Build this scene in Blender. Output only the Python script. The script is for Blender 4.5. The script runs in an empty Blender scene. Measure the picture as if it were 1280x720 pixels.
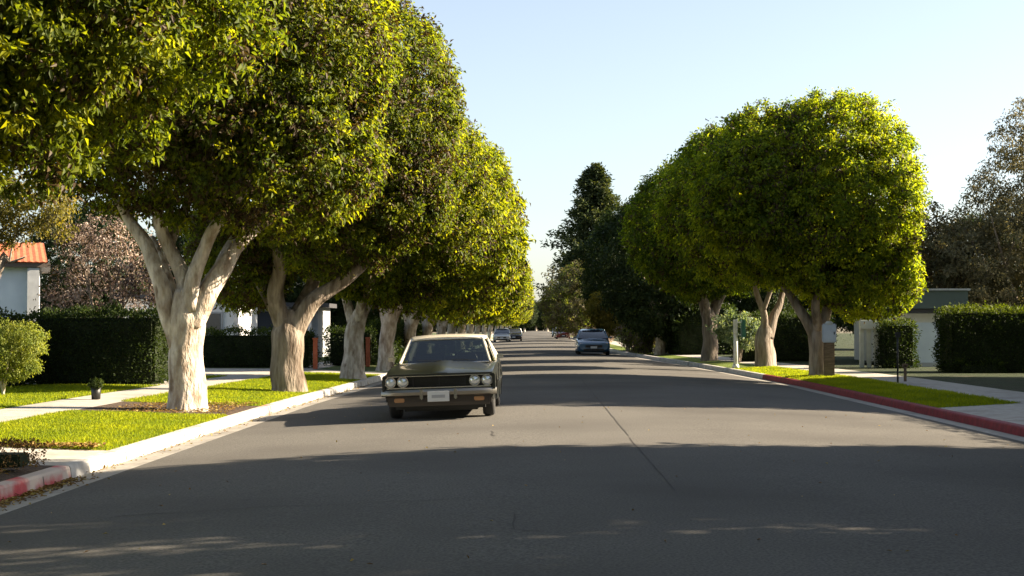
import bpy, bmesh, math, random
import numpy as np
from mathutils import Vector, Matrix
C = bpy.context.scene.collection
sc = bpy.context.scene
R = math.radians
F = 1778.0
CAMH = 1.5

# ------------------------------------------------------------ camera, world, sun, exposure
cam_d = bpy.data.cameras.new("camera"); cam = bpy.data.objects.new("camera", cam_d); C.objects.link(cam)
cam_d.lens = 50; cam_d.sensor_width = 36; cam_d.clip_end = 3000; cam_d.clip_start = .1
cam.location = (0, 0, CAMH)
cam.rotation_euler = (R(90) + math.atan(48/F), 0, math.atan(28/F))
sc.camera = cam
SUN_AZ, SUN_EL = R(82), R(27)          # azimuth clockwise from +Y (street direction), elevation
w = bpy.data.worlds.new("World"); sc.world = w; w.use_nodes = True
nt = w.node_tree; bg = nt.nodes['Background']
sky = nt.nodes.new('ShaderNodeTexSky'); sky.sky_type = 'NISHITA'; sky.sun_disc = False
sky.sun_elevation = SUN_EL; sky.sun_rotation = SUN_AZ
sky.air_density = 1.0; sky.dust_density = 1.0; sky.ozone_density = 1.6
hs = nt.nodes.new('ShaderNodeHueSaturation'); hs.inputs['Saturation'].default_value = .67; nt.links.new(sky.outputs[0], hs.inputs['Color']); nt.links.new(hs.outputs[0], bg.inputs[0]); bg.inputs[1].default_value = .052
sd = bpy.data.lights.new("sun", 'SUN'); sun = bpy.data.objects.new("sun", sd); C.objects.link(sun)
sd.energy = 5.0; sd.angle = R(.5); sd.color = (1, .84, .63)
sdir = Vector((math.sin(SUN_AZ)*math.cos(SUN_EL), math.cos(SUN_AZ)*math.cos(SUN_EL), math.sin(SUN_EL)))
sun.rotation_euler = sdir.to_track_quat('Z', 'Y').to_euler(); sun.location = (30, 10, 20)
sc.view_settings.view_transform = 'Standard'; sc.view_settings.look = 'None'
sc.view_settings.exposure = 2.15; sc.view_settings.gamma = 1
sc.cycles.max_bounces = 6; sc.cycles.diffuse_bounces = 3; sc.cycles.transparent_max_bounces = 8
sc.cycles.transmission_bounces = 4; sc.cycles.glossy_bounces = 3
sc.cycles.use_denoising = True

# ------------------------------------------------------------ materials
def newmat(name):
    m = bpy.data.materials.new(name); m.use_nodes = True
    nt = m.node_tree; return m, nt, nt.nodes['Principled BSDF']
def N(nt, t, **k):
    n = nt.nodes.new(t)
    for a, b in k.items(): setattr(n, a, b)
    return n
def plain(name, col, rough=.5, metal=0, coat=0, emis=None, spec=.5):
    m, nt, p = newmat(name)
    p.inputs['Base Color'].default_value = (*col, 1); p.inputs['Roughness'].default_value = rough
    p.inputs['Metallic'].default_value = metal; p.inputs['Coat Weight'].default_value = coat
    p.inputs['Specular IOR Level'].default_value = spec
    return m
def noisy(name, c1, c2, scale=4, rough=.85, bump=0, bscale=40, detail=6, c3=None, s3=.6, t3=(.55, .7), stretch=(1, 1, 1), spec=.3, lo=.35, hi=.65, bdist=.02):
    """two colours mixed by noise, an optional third in larger patches, plus a bump"""
    m, nt, p = newmat(name)
    tc = N(nt, 'ShaderNodeTexCoord'); mp = N(nt, 'ShaderNodeMapping'); mp.inputs['Scale'].default_value = stretch
    nt.links.new(tc.outputs['Object'], mp.inputs[0])
    n = N(nt, 'ShaderNodeTexNoise'); n.inputs['Scale'].default_value = scale; n.inputs['Detail'].default_value = detail
    nt.links.new(mp.outputs[0], n.inputs['Vector'])
    r = N(nt, 'ShaderNodeValToRGB'); r.color_ramp.elements[0].position = lo; r.color_ramp.elements[1].position = hi
    r.color_ramp.elements[0].color = (*c1, 1); r.color_ramp.elements[1].color = (*c2, 1)
    nt.links.new(n.outputs[0], r.inputs[0]); out = r.outputs[0]
    if c3:
        n3 = N(nt, 'ShaderNodeTexNoise'); n3.inputs['Scale'].default_value = s3; n3.inputs['Detail'].default_value = 4
        nt.links.new(mp.outputs[0], n3.inputs['Vector'])
        r3 = N(nt, 'ShaderNodeValToRGB'); r3.color_ramp.elements[0].position, r3.color_ramp.elements[1].position = t3
        nt.links.new(n3.outputs[0], r3.inputs[0])
        mx = N(nt, 'ShaderNodeMix', data_type='RGBA'); nt.links.new(r3.outputs[0], mx.inputs[0])
        nt.links.new(out, mx.inputs[6]); mx.inputs[7].default_value = (*c3, 1); out = mx.outputs[2]
    nt.links.new(out, p.inputs['Base Color'])
    p.inputs['Roughness'].default_value = rough; p.inputs['Specular IOR Level'].default_value = spec
    if bump:
        nb = N(nt, 'ShaderNodeTexNoise'); nb.inputs['Scale'].default_value = bscale; nb.inputs['Detail'].default_value = 5
        nt.links.new(mp.outputs[0], nb.inputs['Vector'])
        b = N(nt, 'ShaderNodeBump'); b.inputs['Strength'].default_value = bump; b.inputs['Distance'].default_value = bdist
        nt.links.new(nb.outputs[0], b.inputs['Height']); nt.links.new(b.outputs[0], p.inputs['Normal'])
    return m
def leafmat(name, cols, trans=.4, tcol=None, rough=.55, spec=.18, tboost=1.6):
    """leaf: reflected colour from the per-leaf attribute, part of the light passing through"""
    m, nt, p = newmat(name)
    a = N(nt, 'ShaderNodeAttribute'); a.attribute_name = 'tint'
    r = N(nt, 'ShaderNodeValToRGB'); e = r.color_ramp.elements
    for i, c in enumerate(cols):
        pos = i/(len(cols)-1)
        if i == 0: el = e[0]
        elif i == len(cols)-1: el = e[-1]
        else: el = e.new(pos)
        el.position = pos; el.color = (*c, 1)
    nt.links.new(a.outputs['Fac'], r.inputs[0]); nt.links.new(r.outputs[0], p.inputs['Base Color'])
    p.inputs['Roughness'].default_value = rough; p.inputs['Specular IOR Level'].default_value = spec
    t = N(nt, 'ShaderNodeBsdfTranslucent'); mc = N(nt, 'ShaderNodeMix', data_type='RGBA', blend_type='MULTIPLY')
    mc.inputs[0].default_value = 1; nt.links.new(r.outputs[0], mc.inputs[6])
    mc.inputs[7].default_value = (*(tcol or (tboost*1.25, tboost*1.15, tboost*.35)), 1)
    nt.links.new(mc.outputs[2], t.inputs[0])
    ms = N(nt, 'ShaderNodeMixShader'); ms.inputs[0].default_value = trans
    nt.links.new(p.outputs[0], ms.inputs[1]); nt.links.new(t.outputs[0], ms.inputs[2])
    nt.links.new(ms.outputs[0], nt.nodes['Material Output'].inputs[0])
    return m

M = {}
M['asphalt'] = noisy('asphalt', (.092, .088, .080), (.163, .154, .139), 45, .95, .5, 200, c3=(.088, .083, .076), s3=.22, t3=(.42, .72), bdist=.006, spec=.04)
M['asphalt_patch'] = noisy('asphalt_patch', (.05, .05, .05), (.075, .073, .07), 50, .8, .3, 200)
M['tar'] = plain('tar', (.082, .078, .072), .95, spec=.05)
M['gutter'] = noisy('gutter_concrete', (.26, .24, .21), (.34, .32, .28), 9, .85, .2, 120, c3=(.17, .155, .135), s3=1.3, t3=(.5, .8))
M['kerb'] = noisy('kerb_concrete', (.38, .36, .33), (.54, .52, .48), 6, .8, .35, 90, c3=(.20, .18, .155), s3=2.4, t3=(.54, .74))
M['red'] = noisy('red_kerb_paint', (.14, .009, .016), (.24, .018, .028), 7, .6, .25, 90, c3=(.33, .22, .19), s3=2.5, t3=(.70, .78))
M['redworn'] = noisy('worn_red_kerb_paint', (.42, .05, .06), (.5, .10, .1), 7, .6, .25, 90, c3=(.5, .42, .36), s3=1.6, t3=(.45, .56))
M['walk'] = noisy('walk_concrete', (.33, .30, .26), (.43, .40, .35), 7, .85, .2, 100, c3=(.24, .21, .18), s3=.9, t3=(.5, .85))
M['joint'] = plain('joint', (.09, .08, .07), .9)
M['soil'] = noisy('soil', (.045, .03, .02), (.11, .075, .05), 14, .95, .8, 30, bdist=.05)
M['lawn'] = noisy('lawn_turf', (.08, .12, .012), (.13, .17, .016), 5, .9, .6, 60, c3=(.075, .09, .02), s3=.9, t3=(.5, .8), bdist=.04)
M['yard'] = noisy('yard_turf', (.045, .075, .014), (.07, .105, .02), 12, .9, .7, 50, c3=(.07, .06, .03), s3=.6, t3=(.5, .75), bdist=.05)
M['groundcover'] = noisy('dark_groundcover', (.018, .03, .010), (.045, .06, .018), 9, .95, .9, 40, c3=(.06, .045, .03), s3=.9, t3=(.55, .75), bdist=.08)
M['ground'] = noisy('bare_ground', (.09, .08, .05), (.13, .11, .07), 2, .95)
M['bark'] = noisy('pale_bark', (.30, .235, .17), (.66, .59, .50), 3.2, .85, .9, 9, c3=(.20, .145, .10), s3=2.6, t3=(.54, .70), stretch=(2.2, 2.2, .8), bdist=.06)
M['bark_shaded'] = noisy('shaded_bark', (.15, .115, .08), (.36, .30, .24), 3.2, .9, .9, 9, c3=(.09, .065, .045), s3=1.8, t3=(.5, .7), stretch=(2.2, 2.2, .45), bdist=.05)  # bark colour darkened to stand for shade on the trunk
M['bark_dark'] = noisy('grey_and_shaded_bark', (.13, .10, .075), (.30, .25, .20), 3.5, .9, .9, 9, stretch=(2.4, 2.4, .4), bdist=.05)  # dark bark; on right-row trunks the dark tone stands for shade
M['white'] = noisy('white_stucco', (.66, .66, .66), (.74, .74, .73), 3, .85, .2, 60)
M['white_b'] = noisy('blue_white_paint', (.55, .60, .68), (.62, .67, .74), 2, .6)
M['tile'] = noisy('terracotta_tile', (.34, .10, .045), (.46, .15, .07), 6, .8, .5, 12)
M['eave'] = plain('eave', (.10, .075, .06), .7)
M['grey_wall'] = noisy('grey_plaster', (.32, .33, .34), (.40, .41, .42), 3, .8)
M['grey_green'] = plain('fascia_grey_green', (.06, .085, .08), .6)
M['dark_roof'] = plain('dark_roof', (.04, .04, .045), .8)
M['winglass'] = plain('window_glass', (.03, .035, .045), .08, spec=.8)
M['orange'] = noisy('orange_brick', (.30, .08, .035), (.40, .12, .06), 9, .8)
M['chrome'] = plain('chrome', (.62, .62, .6), .16, 1)
M['bumper'] = plain('bumper_metal', (.24, .23, .205), .35, 1)
M['paint_olive'] = plain('dark_olive_paint', (.006, .0075, .0045), .36, 0, .25)
M['paint_maroon'] = plain('side_paint', (.022, .014, .010), .3, 0, .6)
M['roof_cream'] = plain('cream_roof_paint', (.55, .50, .40), .35, 0, .5)
M['black'] = plain('black_plastic', (.012, .012, .012), .5)
M['rubber'] = plain('tyre_rubber', (.02, .02, .02), .85)
M['lens'] = plain('headlight_glass', (.62, .66, .68), .12, .55, .5)
M['amber'] = plain('amber_lens', (.42, .22, .10), .2, 0, .5)
M['plate'] = plain('plate_white', (.55, .56, .56), .5)
M['plate_ink'] = plain('plate_ink', (.12, .14, .2), .5)
M['seat'] = plain('seat_vinyl', (.05, .035, .025), .6)
M['blue_paint'] = plain('blue_car_paint', (.035, .11, .20), .25, .1, .8)
M['silver_paint'] = plain('silver_paint', (.45, .45, .44), .3, .3, 1)
M['dark_paint'] = plain('dark_car_paint', (.015, .015, .02), .25, .2, 1)
M['red_paint'] = plain('red_car_paint', (.30, .03, .02), .3, 0, 1)
M['post_white'] = noisy('post_white_paint', (.55, .57, .56), (.63, .65, .64), 5, .5)
M['post_dark'] = plain('post_dark_metal', (.03, .03, .03), .5, .5)
M['sign_green'] = plain('sign_green', (.02, .11, .08), .5)
M['box_grey'] = noisy('box_blue_grey', (.38, .44, .54), (.46, .52, .62), 4, .5)
M['wood'] = noisy('weathered_wood', (.10, .07, .045), (.18, .13, .085), 5, .9, stretch=(1, 1, 6))
def glassmat():
    m = bpy.data.materials.new('car_glass'); m.use_nodes = True; nt = m.node_tree; nt.nodes.clear()
    o = N(nt, 'ShaderNodeOutputMaterial'); t = N(nt, 'ShaderNodeBsdfTransparent'); t.inputs[0].default_value = (.30, .34, .32, 1)
    g = N(nt, 'ShaderNodeBsdfGlossy'); g.inputs['Roughness'].default_value = .03; g.inputs[0].default_value = (.95, 1, 1, 1)
    f0 = N(nt, 'ShaderNodeLayerWeight'); f0.inputs[0].default_value = .5
    f = N(nt, 'ShaderNodeMath', operation='POWER'); f.inputs[1].default_value = 4.0; nt.links.new(f0.outputs['Facing'], f.inputs[0])
    a = N(nt, 'ShaderNodeMath', operation='MULTIPLY_ADD'); a.inputs[1].default_value = .9; a.inputs[2].default_value = .045
    nt.links.new(f.outputs[0], a.inputs[0])
    s = N(nt, 'ShaderNodeMixShader'); nt.links.new(a.outputs[0], s.inputs[0]); nt.links.new(t.outputs[0], s.inputs[1]); nt.links.new(g.outputs[0], s.inputs[2])
    nt.links.new(s.outputs[0], o.inputs[0]); return m
M['glass'] = glassmat()
L = {}
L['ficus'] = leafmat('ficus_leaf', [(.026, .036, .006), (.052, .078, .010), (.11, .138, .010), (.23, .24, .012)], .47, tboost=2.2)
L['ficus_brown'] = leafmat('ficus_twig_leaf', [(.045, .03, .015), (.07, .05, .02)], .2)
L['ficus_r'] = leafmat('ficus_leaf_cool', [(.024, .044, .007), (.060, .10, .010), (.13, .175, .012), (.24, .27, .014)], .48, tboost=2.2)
L['dark'] = leafmat('dark_leaf', [(.012, .024, .008), (.022, .038, .011), (.035, .055, .014)], .25)
L['hedge'] = leafmat('hedge_leaf', [(.014, .026, .006), (.028, .048, .010), (.085, .115, .014)], .3)
L['yellow'] = leafmat('yellow_leaf', [(.10, .10, .02), (.18, .16, .03), (.26, .20, .045)], .4)
L['lime'] = leafmat('lime_leaf', [(.10, .14, .03), (.17, .21, .045), (.26, .28, .07)], .4)
L['purple'] = leafmat('dull_blossom_leaf', [(.05, .035, .035), (.12, .085, .075), (.30, .24, .20), (.5, .42, .36)], .3, tcol=(1.3, 1.1, .9))
L['olive'] = leafmat('olive_leaf', [(.06, .062, .03), (.12, .115, .06), (.22, .195, .11)], .3, tcol=(1.4, 1.25, .7))
L['pine'] = leafmat('conifer_leaf', [(.016, .030, .016), (.04, .06, .028), (.10, .115, .05)], .2)
L['pale'] = leafmat('pale_leaf', [(.08, .13, .08), (.16, .22, .15), (.35, .40, .32)], .3)
L['grass'] = leafmat('grass_blade', [(.085, .13, .010), (.17, .21, .010), (.26, .28, .014)], .5, rough=.6, spec=.2, tboost=2.1)
L['litter'] = leafmat('fallen_leaf', [(.12, .06, .02), (.25, .15, .05), (.35, .28, .08)], .1)

# ------------------------------------------------------------ helpers
def tag(o, label=None, cat=None, group=None, kind=None):
    if label: o['label'] = label
    if cat: o['category'] = cat
    if group: o['group'] = group
    if kind: o['kind'] = kind
    return o
def empty(name, loc=(0, 0, 0), rz=0, label=None, cat=None, group=None):
    o = bpy.data.objects.new(name, None); C.objects.link(o); o.location = loc; o.rotation_euler = (0, 0, rz)
    o.empty_display_size = .2
    return tag(o, label, cat, group)
def link(name, me, parent=None, mats=None):
    o = bpy.data.objects.new(name, me); C.objects.link(o)
    if parent: o.parent = parent
    if mats:
        for m in (mats if isinstance(mats, (list, tuple)) else [mats]): me.materials.append(m)
    return o
def fin(name, bm, mat, parent=None, smooth=False, loc=None):
    me = bpy.data.meshes.new(name); bmesh.ops.recalc_face_normals(bm, faces=bm.faces); bm.to_mesh(me); bm.free()
    if smooth:
        for p in me.polygons: p.use_smooth = True
    o = link(name, me, parent, mat)
    if loc: o.location = loc
    return o
def box(bm, c, s, rot=None, bev=0):
    g = bmesh.ops.create_cube(bm, size=1)
    mt = Matrix.Translation(c) @ (rot.to_4x4() if rot else Matrix.Identity(4)) @ Matrix.Diagonal((*s, 1))
    bmesh.ops.transform(bm, matrix=mt, verts=g['verts'])
    if bev:
        es = list({e for v in g['verts'] for e in v.link_edges})
        bmesh.ops.bevel(bm, geom=es, offset=bev, segments=2, affect='EDGES', clamp_overlap=True)
def cyl(bm, p0, p1, r0, r1=None, n=16, cap=True):
    p0, p1 = Vector(p0), Vector(p1); d = p1-p0
    mt = Matrix.Translation((p0+p1)/2) @ d.to_track_quat('Z', 'Y').to_matrix().to_4x4()
    bmesh.ops.create_cone(bm, cap_ends=cap, segments=n, radius1=r0, radius2=r0 if r1 is None else r1, depth=d.length, matrix=mt)
def tube_pts(pts, rads, n=14, rng=None, flute=0., ph=0.):
    """rings along a polyline (smoothed); returns verts, faces"""
    pts = [Vector(p) for p in pts]
    # Catmull-Rom resample
    P, Rr = [], []
    for i in range(len(pts)-1):
        a = pts[max(i-1, 0)]; b = pts[i]; c = pts[i+1]; d = pts[min(i+2, len(pts)-1)]
        k = max(2, int((c-b).length/.12))
        k = min(k, 14)
        for j in range(k):
            t = j/k
            P.append(.5*((2*b)+(c-a)*t+(2*a-5*b+4*c-d)*t*t+(3*b-a-3*c+d)*t**3)); Rr.append(rads[i]*(1-t)+rads[i+1]*t)
    P.append(pts[-1]); Rr.append(rads[-1])
    vs, fs = [], []
    for i, p in enumerate(P):
        d = (P[min(i+1, len(P)-1)]-P[max(i-1, 0)]).normalized()
        q = Vector((0, 1, 0)); u = q.cross(d)
        if u.length < .1: u = Vector((1, 0, 0)).cross(d)
        u.normalize(); v = d.cross(u)
        for k in range(n):
            a = 2*math.pi*k/n
            fl = 1+flute*(math.sin(3*a+ph+i*.07)*.5+math.sin(5*a+ph*2-i*.05)*.35+math.sin(8*a+1.3*ph+.03*i)*.25)
            r = Rr[i]*fl*(1+.05*math.sin(i*.9+ph*3+a))
            vs.append(p+(u*math.cos(a)+v*math.sin(a))*r)
    for i in range(len(P)-1):
        for k in range(n):
            k2 = (k+1) % n
            fs.append((i*n+k, i*n+k2, (i+1)*n+k2, (i+1)*n+k))
    fs.append(tuple(range(n))[::-1]); fs.append(tuple((len(P)-1)*n+k for k in range(n)))
    return vs, fs
def mesh_from(name, vs, fs, smooth=True):
    me = bpy.data.meshes.new(name); me.from_pydata([tuple(v) for v in vs], [], fs); me.update()
    if smooth: me.polygons.foreach_set('use_smooth', [True]*len(me.polygons))
    return me
def limbs(name, specs, mat, parent, n=14):
    """specs: list of (points, radii, flute, phase); one mesh"""
    V, Fc = [], []
    for (pts, rads, fl, ph) in specs:
        vs, fs = tube_pts(pts, rads, n, flute=fl, ph=ph); o = len(V)
        V += vs; Fc += [tuple(i+o for i in f) for f in fs]
    return link(name, mesh_from(name, V, Fc), parent, mat)

def norm(a): return a/np.maximum(np.linalg.norm(a, axis=-1, keepdims=True), 1e-6)
def leaf_mesh(name, pos, axis, nrm, length, width, tint, mats, midx=None, droop=.25):
    """folded four-point leaves"""
    n = len(pos)
    axis = norm(axis); side = norm(np.cross(nrm, axis)); up = np.cross(axis, side)
    L_ = length[:, None]; W = width[:, None]
    b = pos; tip = pos+axis*L_-up*L_*droop
    mid = pos+axis*L_*.45
    l = mid+side*W*.5+up*W*.22; r = mid-side*W*.5+up*W*.22
    co = np.stack([b, r, tip, l], 1).reshape(-1, 3)
    base = np.arange(n)*4
    tri = np.stack([base, base+1, base+2, base, base+2, base+3], 1).reshape(-1)
    me = bpy.data.meshes.new(name); nf = n*2
    me.vertices.add(n*4); me.vertices.foreach_set('co', co.astype(np.float32).ravel())
    me.loops.add(nf*3); me.loops.foreach_set('vertex_index', tri.astype(np.int32))
    me.polygons.add(nf); me.polygons.foreach_set('loop_start', (np.arange(nf)*3).astype(np.int32))
    for m in mats: me.materials.append(m)
    if midx is not None: me.polygons.foreach_set('material_index', np.repeat(midx, 2).astype(np.int32))
    me.update(calc_edges=True)
    at = me.attributes.new('tint', 'FLOAT', 'FACE'); at.data.foreach_set('value', np.repeat(np.clip(tint, 0, 1), 2).astype(np.float32))
    return me

def crown(name, ells, clumps=900, per=70, leaf=.12, seed=0, mats=('ficus',), cr=.34, depth=.22, inner=.35, tint_mu=.45, hang=.6, lump=.14, bottom_open=.0, brown=0., aspect=.46, shell_tint=.25, flat=.75):
    """foliage: leaf clumps spread over and through a union of ellipsoids; ells = [(centre, radii), ...]"""
    rs = np.random.RandomState(seed)
    area = np.array([ (r[0]*r[1]+r[0]*r[2]+r[1]*r[2]) for c, r in ells])
    pos, out, dep = [], [], []
    phs = rs.rand(6)*6.28
    want = clumps
    while sum(len(p) for p in pos) < want:
        k = want*2
        idx = rs.choice(len(ells), k, p=area/area.sum())
        c = np.array([e[0] for e in ells])[idx]; r = np.array([e[1] for e in ells])[idx]
        d = norm(rs.randn(k, 3))
        dd = 1-np.abs(rs.randn(k))*depth                            # mostly the outer shell
        deep = rs.rand(k) < inner; dd[deep] = rs.uniform(.35, .92, deep.sum())
        # uneven outline: lumps at two scales
        az = np.arctan2(d[:, 1], d[:, 0]); el = d[:, 2]*2.2
        lm = 1+lump*(.5*np.sin(3*az+phs[0]+2*el)+.4*np.sin(5*az-3.1*el+phs[1])+.45*np.sin(9*az+6*el+phs[2])*np.cos(7*el+phs[3])+.3*np.sin(14*az-11*el+phs[4]))
        p = c+d*r*(dd*lm)[:, None]
        ins = np.zeros(k, bool)
        for j, (ec, er) in enumerate(ells):                         # drop what is deep inside another lobe
            q = np.linalg.norm((p-np.array(ec))/np.array(er), axis=1)
            ins |= (q < .80) & (idx != j) & ~deep
        if bottom_open:                                             # fewer leaves on the underside
            ins |= (d[:, 2] < -.55) & (rs.rand(k) < bottom_open)
        keep = ~ins
        pos.append(p[keep]); out.append(norm(d/np.array(r)*2)[keep]); dep.append((dd*1.0)[keep])
    pos = np.concatenate(pos)[:want]; out = np.concatenate(out)[:want]; dep = np.concatenate(dep)[:want]
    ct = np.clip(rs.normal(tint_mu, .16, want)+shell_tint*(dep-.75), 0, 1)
    sz = rs.uniform(.6, 1.35, want)
    n = want*per
    P = np.repeat(pos, per, 0); O = np.repeat(out, per, 0)
    off = norm(rs.randn(n, 3))*(rs.rand(n, 1)**.5)*cr*np.repeat(sz, per)[:, None]
    off[:, 2] *= flat
    P = P+off
    axis = norm(rs.randn(n, 3)*.75+O*.55+np.array([0, 0, -hang])+off*.9)
    nrm = norm(O*1.25+np.array([0, 0, .35])+rs.randn(n, 3)*.5)
    ll = leaf*rs.uniform(.65, 1.3, n); ww = ll*rs.uniform(.8, 1.2, n)*aspect
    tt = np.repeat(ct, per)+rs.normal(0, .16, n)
    mi = None
    if brown: mi = (np.repeat(rs.rand(want), per)+rs.normal(0, .25, n) < brown).astype(int)
    return leaf_mesh(name, P, axis, nrm, ll, ww, tt, [L[m] for m in mats], mi)

def leaf_box(name, dims, dens=400, leaf=.07, seed=0, mat='hedge', rnd=.25, jit=.06, tint_mu=.4, top_new=.35, core=True):
    """clipped hedge: leaves over a rounded block standing on z=0 (hedge() adds a dark core that stops light)"""
    rs = np.random.RandomState(seed); a, b, h = dims
    n = int((2*(a+b)*h+a*b)*dens)
    q = rs.uniform(-1, 1, (n*3, 3)); f = rs.choice(5, n*3, p=np.array([b*h, b*h, a*h, a*h, a*b])/(2*(a+b)*h+a*b))
    q[f == 0, 0] = 1; q[f == 1, 0] = -1; q[f == 2, 1] = 1; q[f == 3, 1] = -1; q[f == 4, 2] = 1
    q = q[:n]; f = f[:n]; half = np.array([a/2, b/2, h/2]); p = q*half
    inner_ = np.clip(p, -(half-rnd), half-rnd); inner_[:, 2] = np.clip(p[:, 2], -h/2, h/2-rnd)
    o = p-inner_; o = norm(o)*rnd; nn = norm(o)
    lum = .06*np.sin(p[:, 0]*2.3+seed)*np.cos(p[:, 1]*2.9+1)+.05*np.sin(p[:, 0]*6.1+p[:, 2]*5+seed)+.03*np.sin(p[:, 0]*13+p[:, 1]*11+p[:, 2]*9)
    P = inner_+o+nn*(lum[:, None]+rs.normal(0, jit, (n, 1)))+np.array([0, 0, h/2])
    axis = norm(nn*.9+rs.randn(n, 3)*.6+np.array([0, 0, .25])); nrm = norm(nn*.5+np.array([0, 0, .5])+rs.randn(n, 3)*.6)
    ll = leaf*rs.uniform(.6, 1.3, n)
    tt = rs.normal(tint_mu, .2, n)+top_new*np.clip(nn[:, 2], 0, 1)  # sunlight on the top painted in as a lighter leaf tint
    me = leaf_mesh(name, P, axis, nrm, ll, ll*.55, tt, [L[mat]])
    return me

def road_z(x): return -.0052*(x-1.2)**2
def XL(D):
    return float(np.interp(D, [-20, 30, 38, 50, 80, 400], [-5.2, -5.2, -4.95, -4.6, -4.4, -4.4]))
def XR(D):
    return float(np.interp(D, [-20, 41, 50, 60, 78, 100, 400], [7.57, 7.57, 7.15, 6.45, 5.0, 4.7, 4.7]))
def Ds(d0, d1):
    out = [d0]; 
    while out[-1] < d1-1e-6:
        out.append(min(d1, out[-1]+max(.5, .04*abs(out[-1]))))
    return out
def strip(name, d0, d1, f0, f1, z0, z1, mat, nx=6, kind='structure', wob=None):
    """sheet between two lengthwise edges f0(D), f1(D); z0, z1 numbers or functions of x"""
    ds = Ds(d0, d1); vs, fs = [], []
    for i, d in enumerate(ds):
        a, b = f0(d), f1(d)
        for k in range(nx+1):
            t = k/nx; x = a+(b-a)*t
            z = z0(x) if callable(z0) else z0+(z1-z0)*t
            vs.append((x, d, z))
    for i in range(len(ds)-1):
        for k in range(nx):
            j = i*(nx+1)+k; fs.append((j, j+1, j+nx+2, j+nx+1))
    me = bpy.data.meshes.new(name); me.from_pydata(vs, [], fs); me.update()
    if me.polygons[0].normal.z < 0: me.flip_normals()
    o = link(name, me, None, mat)
    if kind: o['kind'] = kind
    return o
def kerb(name, d0, d1, left, mat, h=.15, top=.16):
    """kerb stone with a battered face and rounded nose, gaps at joints come from the material"""
    ds = Ds(d0, d1); s = -1 if left else 1; vs, fs = [], []
    for d in ds:
        x = XL(d) if left else XR(d); zb = road_z(x)
        prof = [(0, zb-.1), (0, zb), (.018, zb+h-.03), (.03, zb+h-.008), (.05, zb+h), (top, zb+h+.004), (top, zb-.1)]
        vs += [(x+s*a, d, z) for a, z in prof]
    k = 7
    for i in range(len(ds)-1):
        for j in range(k):
            j2 = (j+1) % k
            fs.append((i*k+j, i*k+j2, (i+1)*k+j2, (i+1)*k+j))
    fs.append(tuple(range(k))); fs.append(tuple((len(ds)-1)*k+j for j in range(k))[::-1])
    me = bpy.data.meshes.new(name); me.from_pydata(vs, [], fs); me.update()
    bm = bmesh.new(); bm.from_mesh(me); bmesh.ops.recalc_face_normals(bm, faces=bm.faces); bm.to_mesh(me); bm.free()
    o = link(name, me, None, mat); o['kind'] = 'structure'; return o

# ------------------------------------------------------------ setting: ground, road, kerbs, walks
def plane(name, x0, x1, y0, y1, z, mat):
    me = bpy.data.meshes.new(name); me.from_pydata([(x0, y0, z), (x1, y0, z), (x1, y1, z), (x0, y1, z)], [], [(0, 1, 2, 3)])
    o = link(name, me, None, mat); o['kind'] = 'structure'; return o
plane('ground', -1500, 1500, -300, 2500, -.42, M['ground'])
strip('road', -12, 520, lambda d: XL(d)+.42, lambda d: XR(d)-.42, road_z, None, M['asphalt'], 24)
strip('gutter', -12, 520, lambda d: XL(d)-.01, lambda d: XL(d)+.42, road_z, None, M['gutter'], 3)
strip('gutter', -12, 520, lambda d: XR(d)-.42, lambda d: XR(d)+.01, road_z, None, M['gutter'], 3)
rnd = random.Random(5)
def crack(name, pts, wd, mat, z=.004):
    vs, fs = [], []; n = len(pts)
    for i, (x, y) in enumerate(pts):
        w_ = wd*rnd.uniform(.5, 1.4)
        dx = pts[min(i+1, n-1)][0]-pts[max(i-1, 0)][0]; dy = pts[min(i+1, n-1)][1]-pts[max(i-1, 0)][1]
        l = math.hypot(dx, dy) or 1; nx_, ny_ = -dy/l, dx/l
        for s in (-1, 1):
            X = x+nx_*s*w_/2; vs.append((X, y+ny_*s*w_/2, road_z(X)+z))
    for i in range(n-1): fs.append((2*i, 2*i+1, 2*i+3, 2*i+2))
    me = bpy.data.meshes.new(name); me.from_pydata(vs, [], fs); me.update()
    if me.polygons[0].normal.z < 0: me.flip_normals()
    o = link(name, me, None, mat); o['kind'] = 'structure'
def wobble(x, d0, d1, step, amp):
    out, X = [], x; d = d0
    while d < d1:
        X += rnd.uniform(-amp, amp); X += (x-X)*.2; out.append((X, d)); d += step*rnd.uniform(.6, 1.3)
    return out
crack('road_seam', wobble(1.28, 13, 19.5, .22, .006), .012, M['tar'])
crack('road_seam', wobble(1.3, 19.6, 40, .5, .01), .018, M['tar'])
crack('road_crack', [(-.16, 11.5), (-.155, 11.2), (-.165, 10.9), (-.15, 10.6), (-.02, 10.52), (.05, 10.53)], .016, M['tar'])
crack('road_crack', [(-.62, 20.6), (-.58, 20.3), (-.6, 20), (-.55, 19.7)], .03, M['tar'])
crack('road_crack', [(-3.6+.33*i+rnd.uniform(-.03, .03), 12.1+.05*i+rnd.uniform(-.06, .06)) for i in range(13)], .012, M['tar'])
# left kerb: worn red near the camera, pale beyond the walk
kerb('kerb', -12, 15.95, True, M['redworn'])
kerb('kerb', 15.97, 24.2, True, M['kerb'])
kerb('kerb', 24.22, 27.6, True, M['kerb'])
kerb('kerb', 27.62, 28.3, True, M['redworn'])
kerb('kerb', 28.32, 260, True, M['kerb'])
kerb('kerb', -12, 46, False, M['red'])
kerb('kerb', 46.02, 260, False, M['kerb'])
KZ = lambda x: road_z(x)+.15
zL, zR = KZ(-5.2), KZ(7.57)
def off(f, a): return lambda d: f(d)+a
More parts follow.
